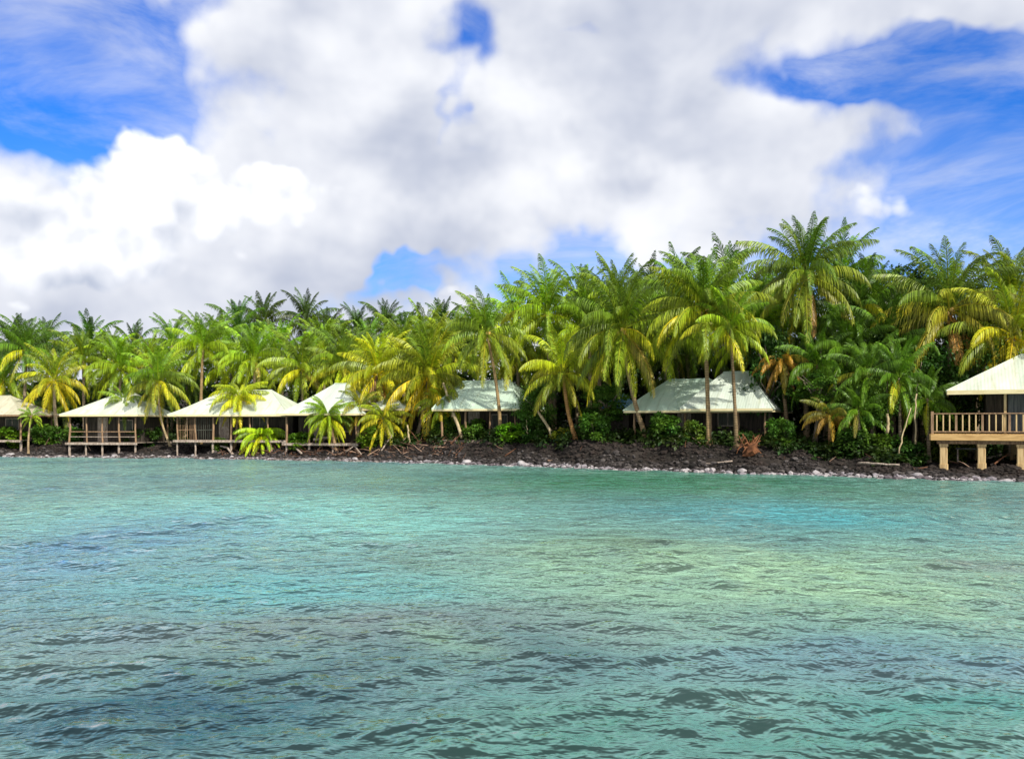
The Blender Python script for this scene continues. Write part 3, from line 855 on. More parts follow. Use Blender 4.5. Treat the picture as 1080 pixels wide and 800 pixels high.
# ------------------------------------------------------------------ huts
def roof_mesh(w, dp, ez, h, rx0, rx1, mat, p=1.08, seed=0, thick=.05, ridge_y=0.0):
    """hip roof over (0..w, 0..dp); ridge from x=rx0 to x=rx1; returns mesh with UV along eave / up slope"""
    rr = random.Random(seed)
    nt = 8; nx = 14; nd = 8
    vs = []; fs = []; uvs = []
    me = bpy.data.meshes.new('roof')
    def corner(t):
        x0, x1 = rx0 * t, w + (rx1 - w) * t
        cy = dp / 2 + ridge_y
        y0, y1 = (cy - .02) * t, dp + (cy + .02 - dp) * t
        return x0, x1, y0, y1, ez + h * t ** p
    loops = []
    for side in range(4):
        n = nx if side % 2 == 0 else nd
        g = []
        for i in range(nt + 1):
            t = i / nt; x0, x1, y0, y1, z = corner(t)
            A = [(x0, y0), (x1, y0), (x1, y1), (x0, y1)]
            a, c = A[side], A[(side + 1) % 4]
            row = []
            for j in range(n + 1):
                k = j / n
                x = a[0] + (c[0] - a[0]) * k; y = a[1] + (c[1] - a[1]) * k
                sag = (.03 * math.sin(j * 1.9 + side + seed) - .05 * math.sin(math.pi * k)) * (1 - t * .6) if 0 < j < n else 0
                vs.append((x, y, z + sag)); row.append(len(vs) - 1)
                uvs.append((x if side % 2 == 0 else y + 40, t * math.hypot(h, dp / 2)))
            g.append(row)
        for i in range(nt):
            for j in range(n):
                fs.append((g[i][j], g[i][j + 1], g[i + 1][j + 1], g[i + 1][j]))
    nb = len(vs)
    # underside
    for i in range(nb):
        v = vs[i]; vs.append((v[0], v[1], v[2] - thick)); uvs.append(uvs[i])
    fs += [tuple(nb + q for q in reversed(f)) for f in fs[:]]
    # eave edge
    x0, x1, y0, y1, z = corner(0)
    me.from_pydata(vs, [], fs)
    uvl = me.uv_layers.new(name='UVMap')
    for l in me.loops: uvl.data[l.index].uv = uvs[l.vertex_index]
    me.materials.append(mat)
    return me

def hut(name, px, Y, rz, w, dp, ez, h, rx0, rx1, mat, label, deck_z, ins=.55, posts=6, rail=False, wall=True, stilts=True, wallmat='dark', inner=None, post_mat='wood_brown', fascia=None, front_beam=True, screens=0, p=1.08, ridge_y=0.0, fas_h=.13, annex=None):
    """px = column of the left front eave corner at depth Y; local x along the eave, y inland"""
    x = (px - CX) / F * Y
    root = empty(name, (x, Y, 0), rz); tag(root, label, 'hut')
    seed = int(px)
    rf = link('roof', roof_mesh(w, dp, ez, h, rx0, rx1, MAT[mat], p, seed, ridge_y=ridge_y), root)
    if annex:       # a second roof section meeting the first in a valley
        ax, ay, aw, ad, ae, ah, a0, a1, am = annex
        ro = link('roof', roof_mesh(aw, ad, ae, ah, a0, a1, MAT[am], p, seed + 1), root, (ax, ay, 0))
        b = MB(); b.tube([(a0 - .05, ad / 2, ae + ah + .01), (a1 + .05, ad / 2, ae + ah + .01)], .06, 8)
        for (ex, rx) in ((0, a0), (aw, a1)):
            b.tube([(ex + (rx - ex) * i / 6, ad / 2 * i / 6, ae + ah * (i / 6) ** p + .012) for i in range(7)], .038, 6)
        bm_ = b.mesh('ridge_cap', MAT[am]); bm_.uv_layers.new(name='UVMap'); link('ridge_cap', bm_, ro)
        b = MB(); b.box(aw / 2, .02, ae - fas_h / 2 + .01, aw - .08, .05, fas_h); b.build('fascia', MAT[fascia or 'fascia'], ro)
    b = MB(); e = ez - fas_h / 2 + .01
    b.box(w / 2, .02, e, w - .08, .05, fas_h); b.box(w / 2, dp - .02, e, w - .08, .05, fas_h)
    b.build('fascia', MAT[fascia or 'fascia'], rf)
    b = MB(); b.box(.03, dp / 2, e - .003, .05, dp - .1, fas_h); b.box(w - .03, dp / 2, e - .003, .05, dp - .1, fas_h)
    b.build('fascia', MAT[fascia or 'fascia'], rf)
    b = MB(); cy = dp / 2 + ridge_y
    b.tube([(rx0 - .05, cy, ez + h + .01), ((rx0 + rx1) / 2, cy, ez + h - .01), (rx1 + .05, cy, ez + h + .01)], .06, 8)
    for (ex, ey, rx) in ((0, 0, rx0), (w, 0, rx1), (0, dp, rx0), (w, dp, rx1)):
        pts = []
        for i in range(7):
            t = i / 6; pts.append((ex + (rx - ex) * t, ey + (cy - ey) * t, ez + h * t ** p + .012))
        b.tube(pts, .038, 6)
    bm_ = b.mesh('ridge_cap', MAT[mat]); bm_.uv_layers.new(name='UVMap'); link('ridge_cap', bm_, rf)
    # deck
    b = MB()
    nb_ = int((w - 2 * ins + .5) / .16)
    for i in range(nb_):
        b.box(ins - .25 + .08 + i * .16, dp / 2, deck_z - .02, .145, dp - 2 * ins + .5, .04)
    b.box(w / 2, ins - .22, deck_z - .105, w - 2 * ins + .5, .06, .13); b.box(w / 2, dp - ins + .22, deck_z - .105, w - 2 * ins + .5, .06, .13)
    b.build('deck', MAT['wood_grey'], root)
    rr = random.Random(seed)
    # posts front row and sides, with stilts below
    for i in range(posts):
        X = ins + (w - 2 * ins) * i / (posts - 1)
        for Yl in (ins, dp - ins):
            b = MB(); r_ = .07 * rr.uniform(.8, 1.2)
            b.tube([(rr.uniform(-.08, .08), 0, deck_z), (rr.uniform(-.05, .05), 0, (deck_z + ez) / 2), (0, 0, ez - .02)], [r_, r_ * .95, r_ * .9], 8, wob=.04)
            b.build('post', MAT[post_mat], root, loc=(X, Yl, 0))
            if stilts:
                lx = math.cos(rz) * X - math.sin(rz) * Yl + x; ly = math.sin(rz) * X + math.cos(rz) * Yl + Y
                gz = ground(lx, ly)
                if gz < deck_z - .25:
                    b = MB(); b.tube([(0, 0, gz - .15), (rr.uniform(-.03, .03), 0, (gz + deck_z) / 2), (0, 0, deck_z - .045)], r_ * 1.15, 8, wob=.05)
                    b.build('stilt', MAT['wood_grey'], root, loc=(X, Yl, 0))
    b = MB(); b.box(w / 2, ins, ez - .1, w - 2 * ins + .2, .08, .13); b.build('beam', MAT[post_mat], root)
    if wall:
        wy = ins + min(1.6, dp * .33)
        b = MB(); H = ez - deck_z - .04; zc = deck_z + H / 2 + .01
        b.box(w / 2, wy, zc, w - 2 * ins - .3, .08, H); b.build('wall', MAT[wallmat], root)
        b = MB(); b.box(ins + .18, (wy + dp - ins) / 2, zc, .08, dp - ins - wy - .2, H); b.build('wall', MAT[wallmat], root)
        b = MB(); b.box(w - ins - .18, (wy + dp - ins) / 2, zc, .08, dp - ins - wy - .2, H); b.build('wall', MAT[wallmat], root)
    if wall:
        b = MB(); b.box(w * .36, wy - .07, deck_z + 1.0, .85, .05, 1.96); dr_ = b.build('door', MAT['wood_grey'], root)
        b = MB(); b.tube([(w * .36 + .3, wy - .11, deck_z + .95), (w * .36 + .3, wy - .11, deck_z + 1.1)], .02, 5); b.build('handle', MAT['wood_pale'], dr_)
        b = MB(); b.box(w * .66, wy - .07, deck_z + 1.3, 1.1, .05, .85); wn_ = b.build('window', MAT['screen'], root)
        b = MB()
        for (xx, zz, sx_, sz_) in ((0, .46, 1.22, .07), (0, -.46, 1.22, .07), (-.58, 0, .07, .84), (.58, 0, .07, .84), (0, 0, .05, .84)):
            b.box(w * .66 + xx, wy - .1, deck_z + 1.3 + zz, sx_, .06, sz_)
        b.build('frame', MAT['wood_grey'], wn_)
    if rail:
        b = MB(); b.box(w / 2, ins - .03, deck_z + .85, w - 2 * ins, .07, .06); r_ = b.build('railing', MAT['wood_brown'], root)
        b = MB(); b.box(w / 2, ins - .03, deck_z + .45, w - 2 * ins, .04, .05); b.build('middle_rail', MAT['wood_grey'], r_)
    if screens:
        seg = (w - 2 * ins) / (posts - 1)
        for i in range(posts - 1):
            if screens == 2 and i >= 2: break
            X0 = ins + seg * i + .1
            b = MB()
            nsl = int((seg - .2) / .16)
            for q in range(nsl + 1):
                xx = X0 + (seg - .2) * q / max(1, nsl) + rr.uniform(-.02, .02)
                b.tube([(xx, ins + .02, deck_z + .01), (xx + rr.uniform(-.03, .03), ins + .02, ez - .2)], .018 * rr.uniform(.7, 1.4), 5)
            b.tube([(X0 - .04, ins + .02, deck_z + .75), (X0 + seg - .16, ins + .02, deck_z + .75 + rr.uniform(-.05, .05))], .025, 5)
            b.build('slatted_screen', MAT['screen' if i % 2 else 'wood_brown'], root)
    return root

def ext(px0, px1, Y, rz):
    """eave length that spans the picture columns px0..px1 from a corner at depth Y along direction rz"""
    x0 = (px0 - CX) / F * Y; k = (px1 - CX) / F
    # x0 + L cos = k (Y + L sin)
    return (k * Y - x0) / (math.cos(rz) - k * math.sin(rz))

rzA = R(-6)
h1 = hut('beach_hut', -62, 69.5, rzA, ext(-62, 24, 69.5, rzA), 5, 3.35, 1.6, 2.2, 4.2, 'roof_thatch', 'hut with a dull tan roof cut off by the left edge of the photo', 1.3, posts=4, fascia='wood_brown')
h2 = hut('beach_hut', 62, 66.8, rzA, ext(62, 146, 66.8, rzA), 6, 3.32, 1.75, 3.1, 4.6, 'roof_cream', 'small open hut with a cream hip roof and brown posts, leftmost whole hut', 1.15, posts=5, post_mat='wood_brown', rail=True, fascia='fascia')
h3 = hut('beach_hut', 176, 65.2, R(-9), ext(176, 306, 65.2, R(-9)), 6.4, 3.3, 1.95, 3.0, 7.0, 'roof_pale', 'wide cream-roofed hut with slatted screens on stilts at the waterline', 1.38, posts=7, screens=2, fascia='fascia', p=1.12)
h4 = hut('beach_hut', 291, 62.8, R(-14), ext(291, 380, 62.8, R(-14)), 6.0, 3.35, 2.3, 3.3, 4.3, 'roof_white', 'hut whose pale roof forms a valley with the wide cream roof', 1.2, posts=4, p=1.15, post_mat='wood_brown')
h5 = hut('beach_hut', 374, 62.6, R(-16), ext(374, 428, 62.6, R(-16)), 4.5, 3.7, .7, 1.4, 2.4, 'roof_pale', 'small hut almost hidden behind the golden yellow palm, only its eave showing', 1.3, posts=3)
h6 = hut('beach_hut', 455, 59.2, R(-20), ext(455, 548, 59.2, R(-20)), 6.0, 3.62, 2.05, 1.1, 4.7, 'roof_mint', 'hut with a mint green roof left of the photo centre gap, dark below', 1.5, posts=4, p=.9, post_mat='wood_brown')
h7 = hut('beach_hut', 657, 51.8, R(-27), ext(657, 816, 51.8, R(-27)), 6.6, 3.40, 1.98, 1.9, 4.4, 'roof_mint', 'large hut with a long mint roof in two joined sections behind tall trunks', 1.65, posts=6, p=.95, post_mat='wood_brown', annex=(3.6, -.35, ext(657, 816, 51.8, R(-27)) - 3.55, 6.2, 3.47, 2.25, 1.9, 3.3, 'roof_white'))
h8 = hut('shed', 640, 57.5, R(-27), ext(640, 672, 57.5, R(-27)), 2.2, 4.1, 1.2, .8, 1.3, 'blue', 'small shed with a blue roof peeping out left of the big mint roof', 1.7, posts=2, ins=.3) if False else None

# small blue-roofed shed
def blue_shed():
    x, y = spot(655, 7.5); z = ground(x, y)
    root = empty('shed', (x, y, z), R(-25)); tag(root, 'small shed with a blue roof left behind the big mint roof', 'shed')
    me = roof_mesh(2.0, 2.0, 2.0, .9, .8, 1.2, MAT['blue'])
    o = link('roof', me, root, (-1, -1, 0))
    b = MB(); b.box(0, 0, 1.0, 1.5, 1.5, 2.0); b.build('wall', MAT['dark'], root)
blue_shed()

# the railed hut at the right edge
def railed_hut():
    rz = R(-27.5); Y = 41.4
    x = (998 - CX) / F * Y
    root = empty('stilt_hut', (x, Y, 0), rz)
    tag(root, 'hut with a railed timber deck on thick square stilts at the right edge', 'hut')
    w, dp, ez, h = 9.4, 6.9, 4.2, 1.86
    rf = link('roof', roof_mesh(w, dp, ez, h, 3.3, 5.9, MAT['roof_pale'], 1.0, 3), root)
    b = MB(); b.box(w / 2, .03, ez - .075, w - .06, .06, .20); b.build('fascia', MAT['fascia'], rf)
    b = MB(); b.box(.04, dp / 2, ez - .078, .06, dp - .14, .20); b.build('fascia', MAT['fascia'], rf)
    b = MB(); b.box(w - .04, dp / 2, ez - .078, .06, dp - .14, .20); b.build('fascia', MAT['fascia'], rf)
    b = MB()
    for (ex, ey, rx) in ((0, 0, 3.3), (w, 0, 5.9), (0, dp, 3.3), (w, dp, 5.9)):
        b.tube([(ex, ey, ez + .015), (ex + (rx - ex) * .5, ey + (dp / 2 - ey) * .5, ez + h * .5 + .015), (rx, dp / 2, ez + h + .015)], .04, 6)
    b.tube([(3.3, dp / 2, ez + h + .015), (5.9, dp / 2, ez + h + .015)], .055, 8)
    mm = b.mesh('ridge_cap', MAT['roof_pale']); mm.uv_layers.new(name='UVMap'); link('ridge_cap', mm, rf)
    # deck reaches a little past the left eave
    dz = 2.13; dx0 = -.68; dx1 = 9.0; dy0 = .35; dy1 = 6.2
    b = MB(); n = int((dx1 - dx0) / .15)
    for i in range(n):
        b.box(dx0 + .075 + i * .15, (dy0 + dy1) / 2, dz - .02, .138, dy1 - dy0, .04)
    dk = b.build('deck', MAT['wood_gold'], root)
    b = MB(); b.box((dx0 + dx1) / 2, dy0 - .03, dz - .17, dx1 - dx0 + .02, .06, .30); b.build('rim_board', MAT['wood_gold'], dk)
    b = MB(); b.box(dx0 - .03, (dy0 + dy1) / 2, dz - .173, .06, dy1 - dy0 - .02, .30); b.build('rim_board', MAT['wood_gold'], dk)
    b = MB(); b.box((dx0 + dx1) / 2, dy0 + .35, dz - .42, dx1 - dx0 - .5, .16, .16); b.build('bearer', MAT['wood_brown'], dk)
    # stilts, square with a stepped foot
    for i, X in enumerate((-.12, 1.52, 3.16, 4.9, 6.7, 8.6)):
        for j, Yl in enumerate((dy0 + .32, dy1 - .4)):
            lx = math.cos(rz) * X - math.sin(rz) * Yl + x; ly = math.sin(rz) * X + math.cos(rz) * Yl + Y
            gz = ground(lx, ly) - .15
            b = MB(); top = dz - .5
            b.box(0, 0, (gz + top) / 2, .34, .34, top - gz, bev=.03)
            b.box(0, 0, gz + .26, .40, .40, .3, bev=.05)
            b.box(0, 0, top - .06, .40, .40, .12, bev=.03)
            b.build('stilt', MAT['wood_pale'], root, loc=(X, Yl, 0))
    # railing: handrail, bottom rail, balusters
    def rail(x0, y0, x1, y1, nb):
        L = math.hypot(x1 - x0, y1 - y0); a = math.atan2(y1 - y0, x1 - x0)
        b = MB(); b.box((x0 + x1) / 2, (y0 + y1) / 2, dz + .98, L, .1, .055, a)
        r_ = b.build('railing', MAT['wood_brown'], root)
        b = MB(); b.box((x0 + x1) / 2, (y0 + y1) / 2, dz + .1, L, .06, .06, a); b.build('bottom_rail', MAT['wood_brown'], r_)
        for i in range(nb):
            t = (i + .5) / nb
            b = MB(); wide = i % 4 == 3
            b.box(0, 0, dz + .53, .10 if wide else .062, .05, .80, a)
            b.build('baluster', MAT['wood_brown' if wide else 'wood_pale'], r_, loc=(x0 + (x1 - x0) * t, y0 + (y1 - y0) * t, 0))
    rail(dx0 + .12, dy0 + .06, dx1, dy0 + .06, 34)
    rail(dx0 + .06, dy0 + .2, dx0 + .06, dy1, 18)
    b = MB(); b.box(dx0 + .06, dy0 + .06, dz + .54, .13, .13, 1.1); b.build('corner_post', MAT['wood_brown'], root)
    # roof posts
    for X in (2.5, 5.6, 8.6):
        b = MB(); b.box(0, 0, (dz + ez) / 2, .11, .11, ez - dz - .02); b.build('roof_post', MAT['wood_pale'], root, loc=(X, dy0 + .16, 0))
    for X in (.5,):
        b = MB(); b.box(0, 0, (dz + ez) / 2, .11, .11, ez - dz - .02); b.build('roof_post', MAT['wood_brown'], root, loc=(X, dp - .6, 0))
    # room set back on the deck
    H = ez - dz - .06; zc = dz + H / 2 + .01; wx0 = 1.75
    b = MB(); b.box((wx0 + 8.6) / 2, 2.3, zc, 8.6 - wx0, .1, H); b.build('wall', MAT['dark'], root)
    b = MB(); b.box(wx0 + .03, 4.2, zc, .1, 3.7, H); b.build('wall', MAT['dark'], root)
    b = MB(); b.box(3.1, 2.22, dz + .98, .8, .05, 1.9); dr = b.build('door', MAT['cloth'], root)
    b = MB(); b.tube([(3.4, 2.17, dz + .95), (3.4, 2.17, dz + 1.1)], .02, 6); b.build('handle', MAT['wood_pale'], dr)
    b = MB(); b.box(5.6, 2.22, dz + 1.25, 1.5, .05, 1.0); wn = b.build('window', MAT['screen'], root)
    b = MB()
    for (cx_, cz_, sx_, sz_) in ((5.6, dz + 1.78, 1.66, .08), (5.6, dz + .72, 1.66, .08), (4.81, dz + 1.25, .08, .98), (6.39, dz + 1.25, .08, .98)):
        b.box(cx_, 2.19, cz_, sx_, .06, sz_)
    b.build('frame', MAT['wood_brown'], wn)
    # bench stored in the shade below the deck
    bx, by = 1.0, 2.2
    lx = math.cos(rz) * bx - math.sin(rz) * by + x; ly = math.sin(rz) * bx + math.cos(rz) * by + Y
    gz = ground(lx, ly)
    be = empty('bench', (lx, ly, gz), rz); tag(be, 'pale plank bench standing in the shade under the railed deck', 'bench')
    b = MB(); b.box(0, 0, .72, 1.2, .36, .06); b.build('seat', MAT['cloth'], be)
    for sx_ in (-.5, .5):
        b = MB(); b.box(sx_, 0, .33, .07, .3, .72); b.build('leg', MAT['wood_grey'], be)
railed_hut()

# ------------------------------------------------------------------ driftwood, props, stones
def log(pts_px, r, label, mat='wood_grey', name='driftwood_log', cat='driftwood', d0=None):
    """pts: (px, py, inland metres)"""
    P = []
    for px, py, d in pts_px:
        x, y = spot(px, d); P.append(at(px, py, y))
    base = P[0]; b = MB(); n = 9; pts = []; rad = []
    rr = random.Random(int(pts_px[0][0]))
    for i in range(n):
        t = i / (n - 1) * (len(P) - 1); k = min(int(t), len(P) - 2)
        p = P[k].lerp(P[k + 1], t - k) - base
        pts.append(p + Vector((rr.uniform(-.03, .03), rr.uniform(-.03, .03), rr.uniform(-.02, .02)))); rad.append(r * (1 - .4 * i / n) * rr.uniform(.9, 1.1))
    b.tube(pts, rad, 8, wob=.1)
    o = b.build(name, MAT[mat], None, True, base); tag(o, label, cat)
    return o
MAT['pole'] = simple_mat('pale_pole', (.28, .21, .11), (.48, .38, .22), 3, .7, .3, .3, .01, (4, 4, .8))  # pale wood of the bare poles, stems and stumps
log([(487, 462, 3.4), (478, 434, 3.5), (467, 404, 3.7)], .12, 'pale bare pole leaning left before the left mint roof', 'pole', 'leaning_pole', 'pole')
log([(584, 462, 3.3), (576, 447, 3.4), (567, 433, 3.5)], .12, 'short pale leaning stump between the slender palm and the orange trunk', 'pole', 'leaning_stump', 'stump')
log([(318, 478, 1.2), (310, 470, 1.6), (296, 466, 1.9)], .08, 'grey driftwood branch on the rocks below the valley of the roofs')
log([(330, 464, 2.4), (343, 461, 2.4), (357, 462, 2.5)], .11, 'long pale driftwood log lying level below the valley roof')
log([(362, 478, 1.4), (374, 470, 1.6), (382, 480, 1.2)], .07, 'arched driftwood branch right of the low bright green palm')
log([(398, 481, 1.6), (407, 468, 2.2), (414, 458, 2.6)], .06, 'thin branch leaning up toward the golden yellow palm')
log([(246, 480, 1.0), (240, 472, 1.4), (232, 470, 1.6)], .1, 'pale driftwood stump between the stilts of the wide cream-roofed hut')
log([(700, 486, 1.5), (735, 490, 1.2), (772, 486, 1.3)], .07, 'long dark driftwood branch lying on the bank before the big mint roof')
log([(905, 488, .9), (925, 489, .8), (948, 490, .7)], .06, 'straight driftwood stick on the pebbles below the dark thicket')
log([(948, 478, 2.5), (953, 455, 3.0), (961, 430, 3.6)], .04, 'slanting bare stem at the edge of the thicket beside the railed hut', 'pole', 'bare_stem', 'stem')
log([(936, 457, 3.6), (937, 447, 3.6), (936, 436, 3.7)], .09, 'short whitish stump in the middle of the thicket', 'pole', 'bare_stem', 'stem')
log([(966, 468, 3.8), (965, 440, 3.9), (966, 415, 4.0)], .045, 'thin upright stem with vines just left of the railed deck', 'pole', 'bare_stem', 'stem')
log([(556, 462, 3.2), (556, 452, 3.3), (555, 442, 3.3)], .04, 'thin upright pale stick in the dark shrub right of the slender palm', 'pole', 'bare_stem', 'stem')
log([(432, 470, 2.8), (431, 458, 2.9), (430, 448, 3.0)], .08, 'short pointed pale stump below the golden yellow palm', 'pole', 'bare_stem', 'stem')

def root_ball():
    x, y = spot(791, 2.0); z = ground(x, y)
    root = empty('upturned_stump', (x, y, z)); tag(root, 'reddish brown upturned root mass on the bank right of the big mint roof trunks', 'stump')
    rr = random.Random(8); vs, fs = ico(1, 9, 2)
    b = MB(); b.add([Vector((v.x * .32 * (1 + .6 * (v.z < 0)), v.y * .4, v.z * .36 + .28 + .15 * v.x)) for v in vs], fs); b.build('root_mass', MAT['rock_red'], root)
    for i in range(26):
        a = rr.uniform(0, 6.28); l = rr.uniform(.4, .85)
        b = MB(); b.tube([(0, 0, .4), (math.cos(a) * l * .5, math.sin(a) * l * .4, .4 + rr.uniform(.0, .7)), (math.cos(a) * l, math.sin(a) * l * .6, rr.uniform(.05, 1.2))], [.07, .05, .015], 6)
        b.build('root', MAT['rock_red'], root)
root_ball()

def stone(px, d, s, label, mat='rock_pale', seed=0):
    x, y = spot(px, d); z = ground(x, y)
    vs, fs = ico(1, 200 + seed, 2); b = MB()
    b.add([Vector((v.x * s * 1.3, v.y * s, v.z * s * .7)) for v in vs], fs)
    o = b.build('stone', MAT[mat], None, True, (x, y, z + s * .3)); o.rotation_euler = (0, 0, seed); tag(o, label, 'stone', 'stones at the waterline')
stone(11, .4, .24, 'pale stone at the waterline left of the young palm', seed=1)
stone(121, .3, .22, 'pale stone at the waterline below the right end of the leftmost whole hut', seed=2)
stone(205, .6, .2, 'pale stone between the stilts at the left of the wide cream-roofed hut', seed=3)
stone(375, .4, .2, 'whitish stone at the waterline below the palm with orange fronds', seed=4)
stone(550, .2, .26, 'largest white stone at the waterline below the bushy tree', seed=5)
stone(492, .3, .24, 'white slanted stone at the waterline below the leaning pole', seed=6)
stone(783, .3, .22, 'pale stone at the waterline below the upturned root mass', seed=7)
stone(968, .5, .22, 'pale stone at the waterline left of the first square stilt', seed=8)

# vines hanging in the thicket
def vine(px, py0, py1, d, label):
    x, y = spot(px, d); a = at(px, py0, y); c = at(px + random.uniform(-3, 3), py1, y)
    b = MB(); rr = random.Random(px); L = (a - c).length
    pts = [a.lerp(c, i / 8) - a + Vector((rr.uniform(-.06, .06), 0, 0)) for i in range(9)]
    root = empty('hanging_vine', a); tag(root, label, 'vine', 'vines hanging in the thicket')
    b.tube(pts, .022, 5); b.build('stem', MAT['bark'], root)
    b = MB()
    for i in range(int(L * 9)):
        p = (c - a) * rr.random()
        leaf_clump(b, p + Vector((rr.uniform(-.1, .1), rr.uniform(-.1, .1), 0)), .14, 5, .2, rr, (1, 1, 1), 1, 1.0)
    o = b.build('foliage', MAT['leaf'], root); o.color = (.10, .19, .025, 1)
vine(849, 350, 400, 6.2, 'leafy vine hanging below the tallest palm')
vine(866, 365, 420, 5.2, 'leafy vine hanging left in the dark thicket')
vine(935, 395, 455, 4.4, 'leafy vine hanging in the middle of the dark thicket')
vine(967, 405, 440, 4.4, 'leafy vine hanging just left of the railed deck')
vine(880, 395, 432, 4.6, 'leafy vine hanging above the dwarf palm')

# ------------------------------------------------------------------ sky
SUN_EL, SUN_AZ = R(40), R(146)      # azimuth clockwise from +Y (north): behind the camera, from the right

def build_world():
    w = bpy.data.worlds.new('World'); scene.world = w; w.use_nodes = True
    g = N(w.node_tree)
    sky = g.node('ShaderNodeTexSky', sky_type='NISHITA')
    sky.sun_disc = False; sky.sun_elevation = SUN_EL; sky.sun_rotation = SUN_AZ
    sky.air_density = 1.0; sky.dust_density = .3; sky.ozone_density = 2.5
    hs = g.node('ShaderNodeHueSaturation'); hs.inputs['Saturation'].default_value = 1.45; hs.inputs['Value'].default_value = 1.0
    g.put(hs.inputs['Color'], sky.outputs[0])
    blue = g.mix(1.0, hs.outputs[0], (.42, .98, 1.62), 'MULTIPLY')
    dr = g.node('ShaderNodeTexCoord').outputs['Generated']
    dr = g.v('NORMALIZE', dr)
    sep = g.node('ShaderNodeSeparateXYZ'); g.put(sep.inputs[0], dr)
    ay = g.m('MAXIMUM', g.m('ABSOLUTE', sep.outputs[1]), .1)
    cb = g.node('ShaderNodeCombineXYZ')
    g.put(cb.inputs[0], g.m('DIVIDE', sep.outputs[0], ay)); g.put(cb.inputs[1], g.m('DIVIDE', sep.outputs[2], ay))
    # heading / height of the cloud banks, slightly broken up by turbulence
    wz = g.v('SUBTRACT', g.noise(dr, 5.0, 4, .6, out='Color'), (.5, .5, .5))
    P = g.v('ADD', cb.outputs[0], g.v('MULTIPLY', wz, (.26, .22, 0)))
    Pf = g.v('ADD', cb.outputs[0], g.v('MULTIPLY', g.v('SUBTRACT', g.noise(dr, 9.0, 4, .55, out='Color'), (.5, .5, .5)), (.10, .09, 0)))
    def blob(px, py, rx, ry, w_, Q):
        c = ((px - CX) / F, (HY - py) / F, 0)
        d = g.v('MULTIPLY', g.v('SUBTRACT', Q, c), (F / rx, F / ry, 0))
        return g.m('MULTIPLY', g.m('EXPONENT', g.m('MULTIPLY', g.v('DOT_PRODUCT', d, d, out=1), -1.0)), w_)
    def total(lst, start, Q=None):
        acc = None
        for b in lst:
            e = blob(*b, Q or P)
            acc = e if acc is None else g.m('ADD', acc, e)
        return g.m('ADD', acc, start)
    def billow(vec, sc, det):
        n = g.node('ShaderNodeTexVoronoi', feature='F1')
        g.put(n.inputs['Vector'], vec); n.inputs['Scale'].default_value = sc; n.inputs['Detail'].default_value = det
        n.inputs['Roughness'].default_value = .55; n.inputs['Lacunarity'].default_value = 2.2
        return n.outputs['Distance']
    dw = g.v('ADD', dr, g.v('MULTIPLY', wz, (.06, .06, .06)))
    off = g.v('ADD', dw, (-.014, 0, .024))
    n1 = g.noise(g.mapping(dr, (1, 1, 1.25)), 5.5, 8, .56, .15)
    n1s = g.noise(g.mapping(g.v('ADD', dr, (-.020, 0, .034)), (1, 1, 1.25)), 5.5, 4, .5, .15)
    n1l = g.noise(g.mapping(dr, (1, 1, 1.25)), 5.5, 4, .5, .15)
    b1 = billow(dw, 11, 2.0); b1s = billow(off, 11, 2.0)
    relief = g.m('MULTIPLY', g.m('SUBTRACT', n1l, n1s), 1.9)
    heap = g.m('ADD', relief, g.m('MULTIPLY', g.m('SUBTRACT', b1s, b1), .7))
    soft = g.noise(dr, 3.1, 5, .5)
    # back sheet: soft high cloud over most of the view
    cov = total([
        (95, 70, 150, 90, -1.25), (45, 20, 120, 50, -.5), (20, 150, 70, 30, -.6), (230, 8, 40, 24, -.3),
        (497, 42, 48, 36, -.85), (488, 125, 14, 36, -.5), (655, 55, 26, 14, -.35), (575, 30, 30, 20, -.2), (265, 60, 70, 60, .4),
        (860, 98, 60, 40, -.9), (960, 85, 130, 56, -.9), (1060, 110, 110, 110, -.8), (1010, 220, 130, 60, -.7),
        (880, 290, 220, 40, -.8), (1050, 300, 120, 60, -.6), (700, 268, 130, 26, -.5), (425, 306, 54, 13, -.85), (350, 318, 60, 18, -.3),
        (985, 8, 130, 24, .6), (560, 295, 70, 24, -.4),
        (915, 135, 80, 22, .40), (885, 178, 50, 20, -.3), (800, 350, 700, 40, -.1),
    ], 1.28)
    dens = g.m('ADD', cov, g.m('ADD', g.m('MULTIPLY', g.m('SUBTRACT', n1, .5), 1.5), g.m('MULTIPLY', g.m('SUBTRACT', .42, b1), .22)))
    alpha = g.ramp(dens, .22, .95)
    vl = g.noise(g.mapping(dr, (1.3, 1.3, 3.6), (0, R(9), 0)), 3.4, 6, .6, .6)
    veil = g.m('ADD', g.ramp(vl, .36, .74, .02, .55), g.ramp(g.m('DIVIDE', sep.outputs[2], ay), .02, .42, .24, .0))
    alpha = g.m('MAXIMUM', alpha, veil)
    bri = total([
        (590, 222, 130, 26, .34), (545, 130, 50, 60, .30), (430, 60, 70, 50, .22), (300, 60, 90, 60, .10),
        (330, 290, 190, 30, -.20), (450, 165, 90, 50, -.30), (690, 80, 120, 90, -.22), (650, 172, 120, 24, -.26), (220, 322, 320, 22, -.2),
        (720, 192, 70, 26, .25), (400, 225, 90, 26, .1),
    ], .52)
    bri = g.ramp(g.m('ADD', g.m('ADD', bri, relief), g.m('MULTIPLY', g.m('SUBTRACT', soft, .5), .5)), -.35, 1.15)
    fin = g.mix(alpha, blue, g.mix(bri, (3.6, 4.05, 5.3), (8.6, 8.7, 9.0)))
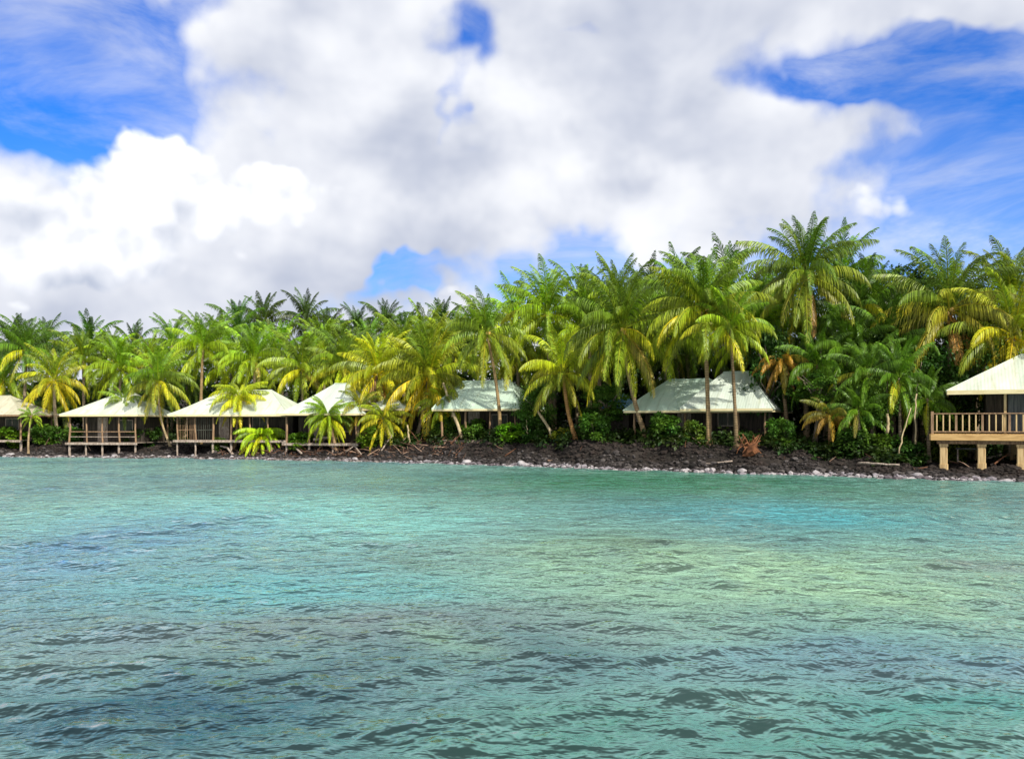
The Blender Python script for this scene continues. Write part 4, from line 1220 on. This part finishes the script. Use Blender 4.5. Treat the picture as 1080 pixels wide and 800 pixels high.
    # front cumulus: crisp heaped edges
    def cumulus(fin, shape, light, base, lo, hi, thr=(.36, .66)):
        c = total(shape, 0.0, Pf)
        d = g.m('ADD', c, g.m('ADD', g.m('MULTIPLY', g.m('SUBTRACT', .40, b1), .85), g.m('MULTIPLY', g.m('SUBTRACT', n1, .5), .55)))
        a = g.ramp(d, thr[0], thr[1])
        br = total(light, base, Pf)
        br = g.ramp(g.m('ADD', br, g.m('MULTIPLY', heap, 1.1)), -.25, 1.1)
        return g.mix(a, fin, g.mix(br, lo, hi))
    fin = cumulus(fin, [(165, 155, 72, 58, .9), (60, 225, 110, 62, .95), (170, 235, 130, 70, .9), (280, 185, 90, 50, .6), (330, 200, 70, 40, .4), (60, 290, 120, 50, .5), (5, 200, 50, 40, .3)],
                  [(160, 172, 70, 55, .5), (60, 185, 80, 20, .06), (270, 160, 90, 26, .22), (120, 240, 60, 40, .12), (250, 262, 140, 34, -.26), (40, 250, 90, 40, -.10), (60, 310, 160, 40, -.14)], .46, (4.2, 4.7, 5.9), (10.2, 10.2, 10.3))
    fin = cumulus(fin, [(920, 214, 62, 22, 1.0), (880, 228, 40, 14, .4), (484, 312, 34, 14, .9), (28, 320, 28, 10, .8)], [(930, 205, 50, 14, .25)], .62, (4.2, 4.8, 6.2), (9.2, 9.3, 9.5), (.30, .75))
    bg = g.node('ShaderNodeBackground'); bg.inputs['Strength'].default_value = .1
    g.put(bg.inputs['Color'], fin)
    o = g.node('ShaderNodeOutputWorld'); g.nt.links.new(bg.outputs[0], o.inputs[0])
build_world()

ld = bpy.data.lights.new('sun', 'SUN'); ld.energy = 4.9; ld.angle = R(.53); ld.color = (1, .955, .87)
so = bpy.data.objects.new('sun', ld); COL.objects.link(so)
sd = Vector((math.sin(SUN_AZ) * math.cos(SUN_EL), math.cos(SUN_AZ) * math.cos(SUN_EL), math.sin(SUN_EL)))
so.rotation_euler = sd.to_track_quat('Z', 'Y').to_euler()
so.location = sd * 60

# ------------------------------------------------------------------ camera
cd = bpy.data.cameras.new('camera'); cam = bpy.data.objects.new('camera', cd); COL.objects.link(cam)
cam.location = (0, 0, CAMZ); cam.rotation_euler = (R(90), 0, 0)
cd.sensor_fit = 'HORIZONTAL'; cd.sensor_width = 36; cd.lens = 36 * F / 1080
cd.shift_y = (HY - 400) / 1080
cd.clip_start = .1; cd.clip_end = 6000
scene.camera = cam

scene.view_settings.view_transform = 'Standard'; scene.view_settings.look = 'None'
scene.view_settings.exposure = .28; scene.view_settings.gamma = 1
scene.view_settings.use_curve_mapping = False
cy = scene.cycles
cy.max_bounces = 6; cy.diffuse_bounces = 3; cy.glossy_bounces = 3; cy.transmission_bounces = 4; cy.transparent_max_bounces = 8
cy.sample_clamp_indirect = 6
cy.use_denoising = True
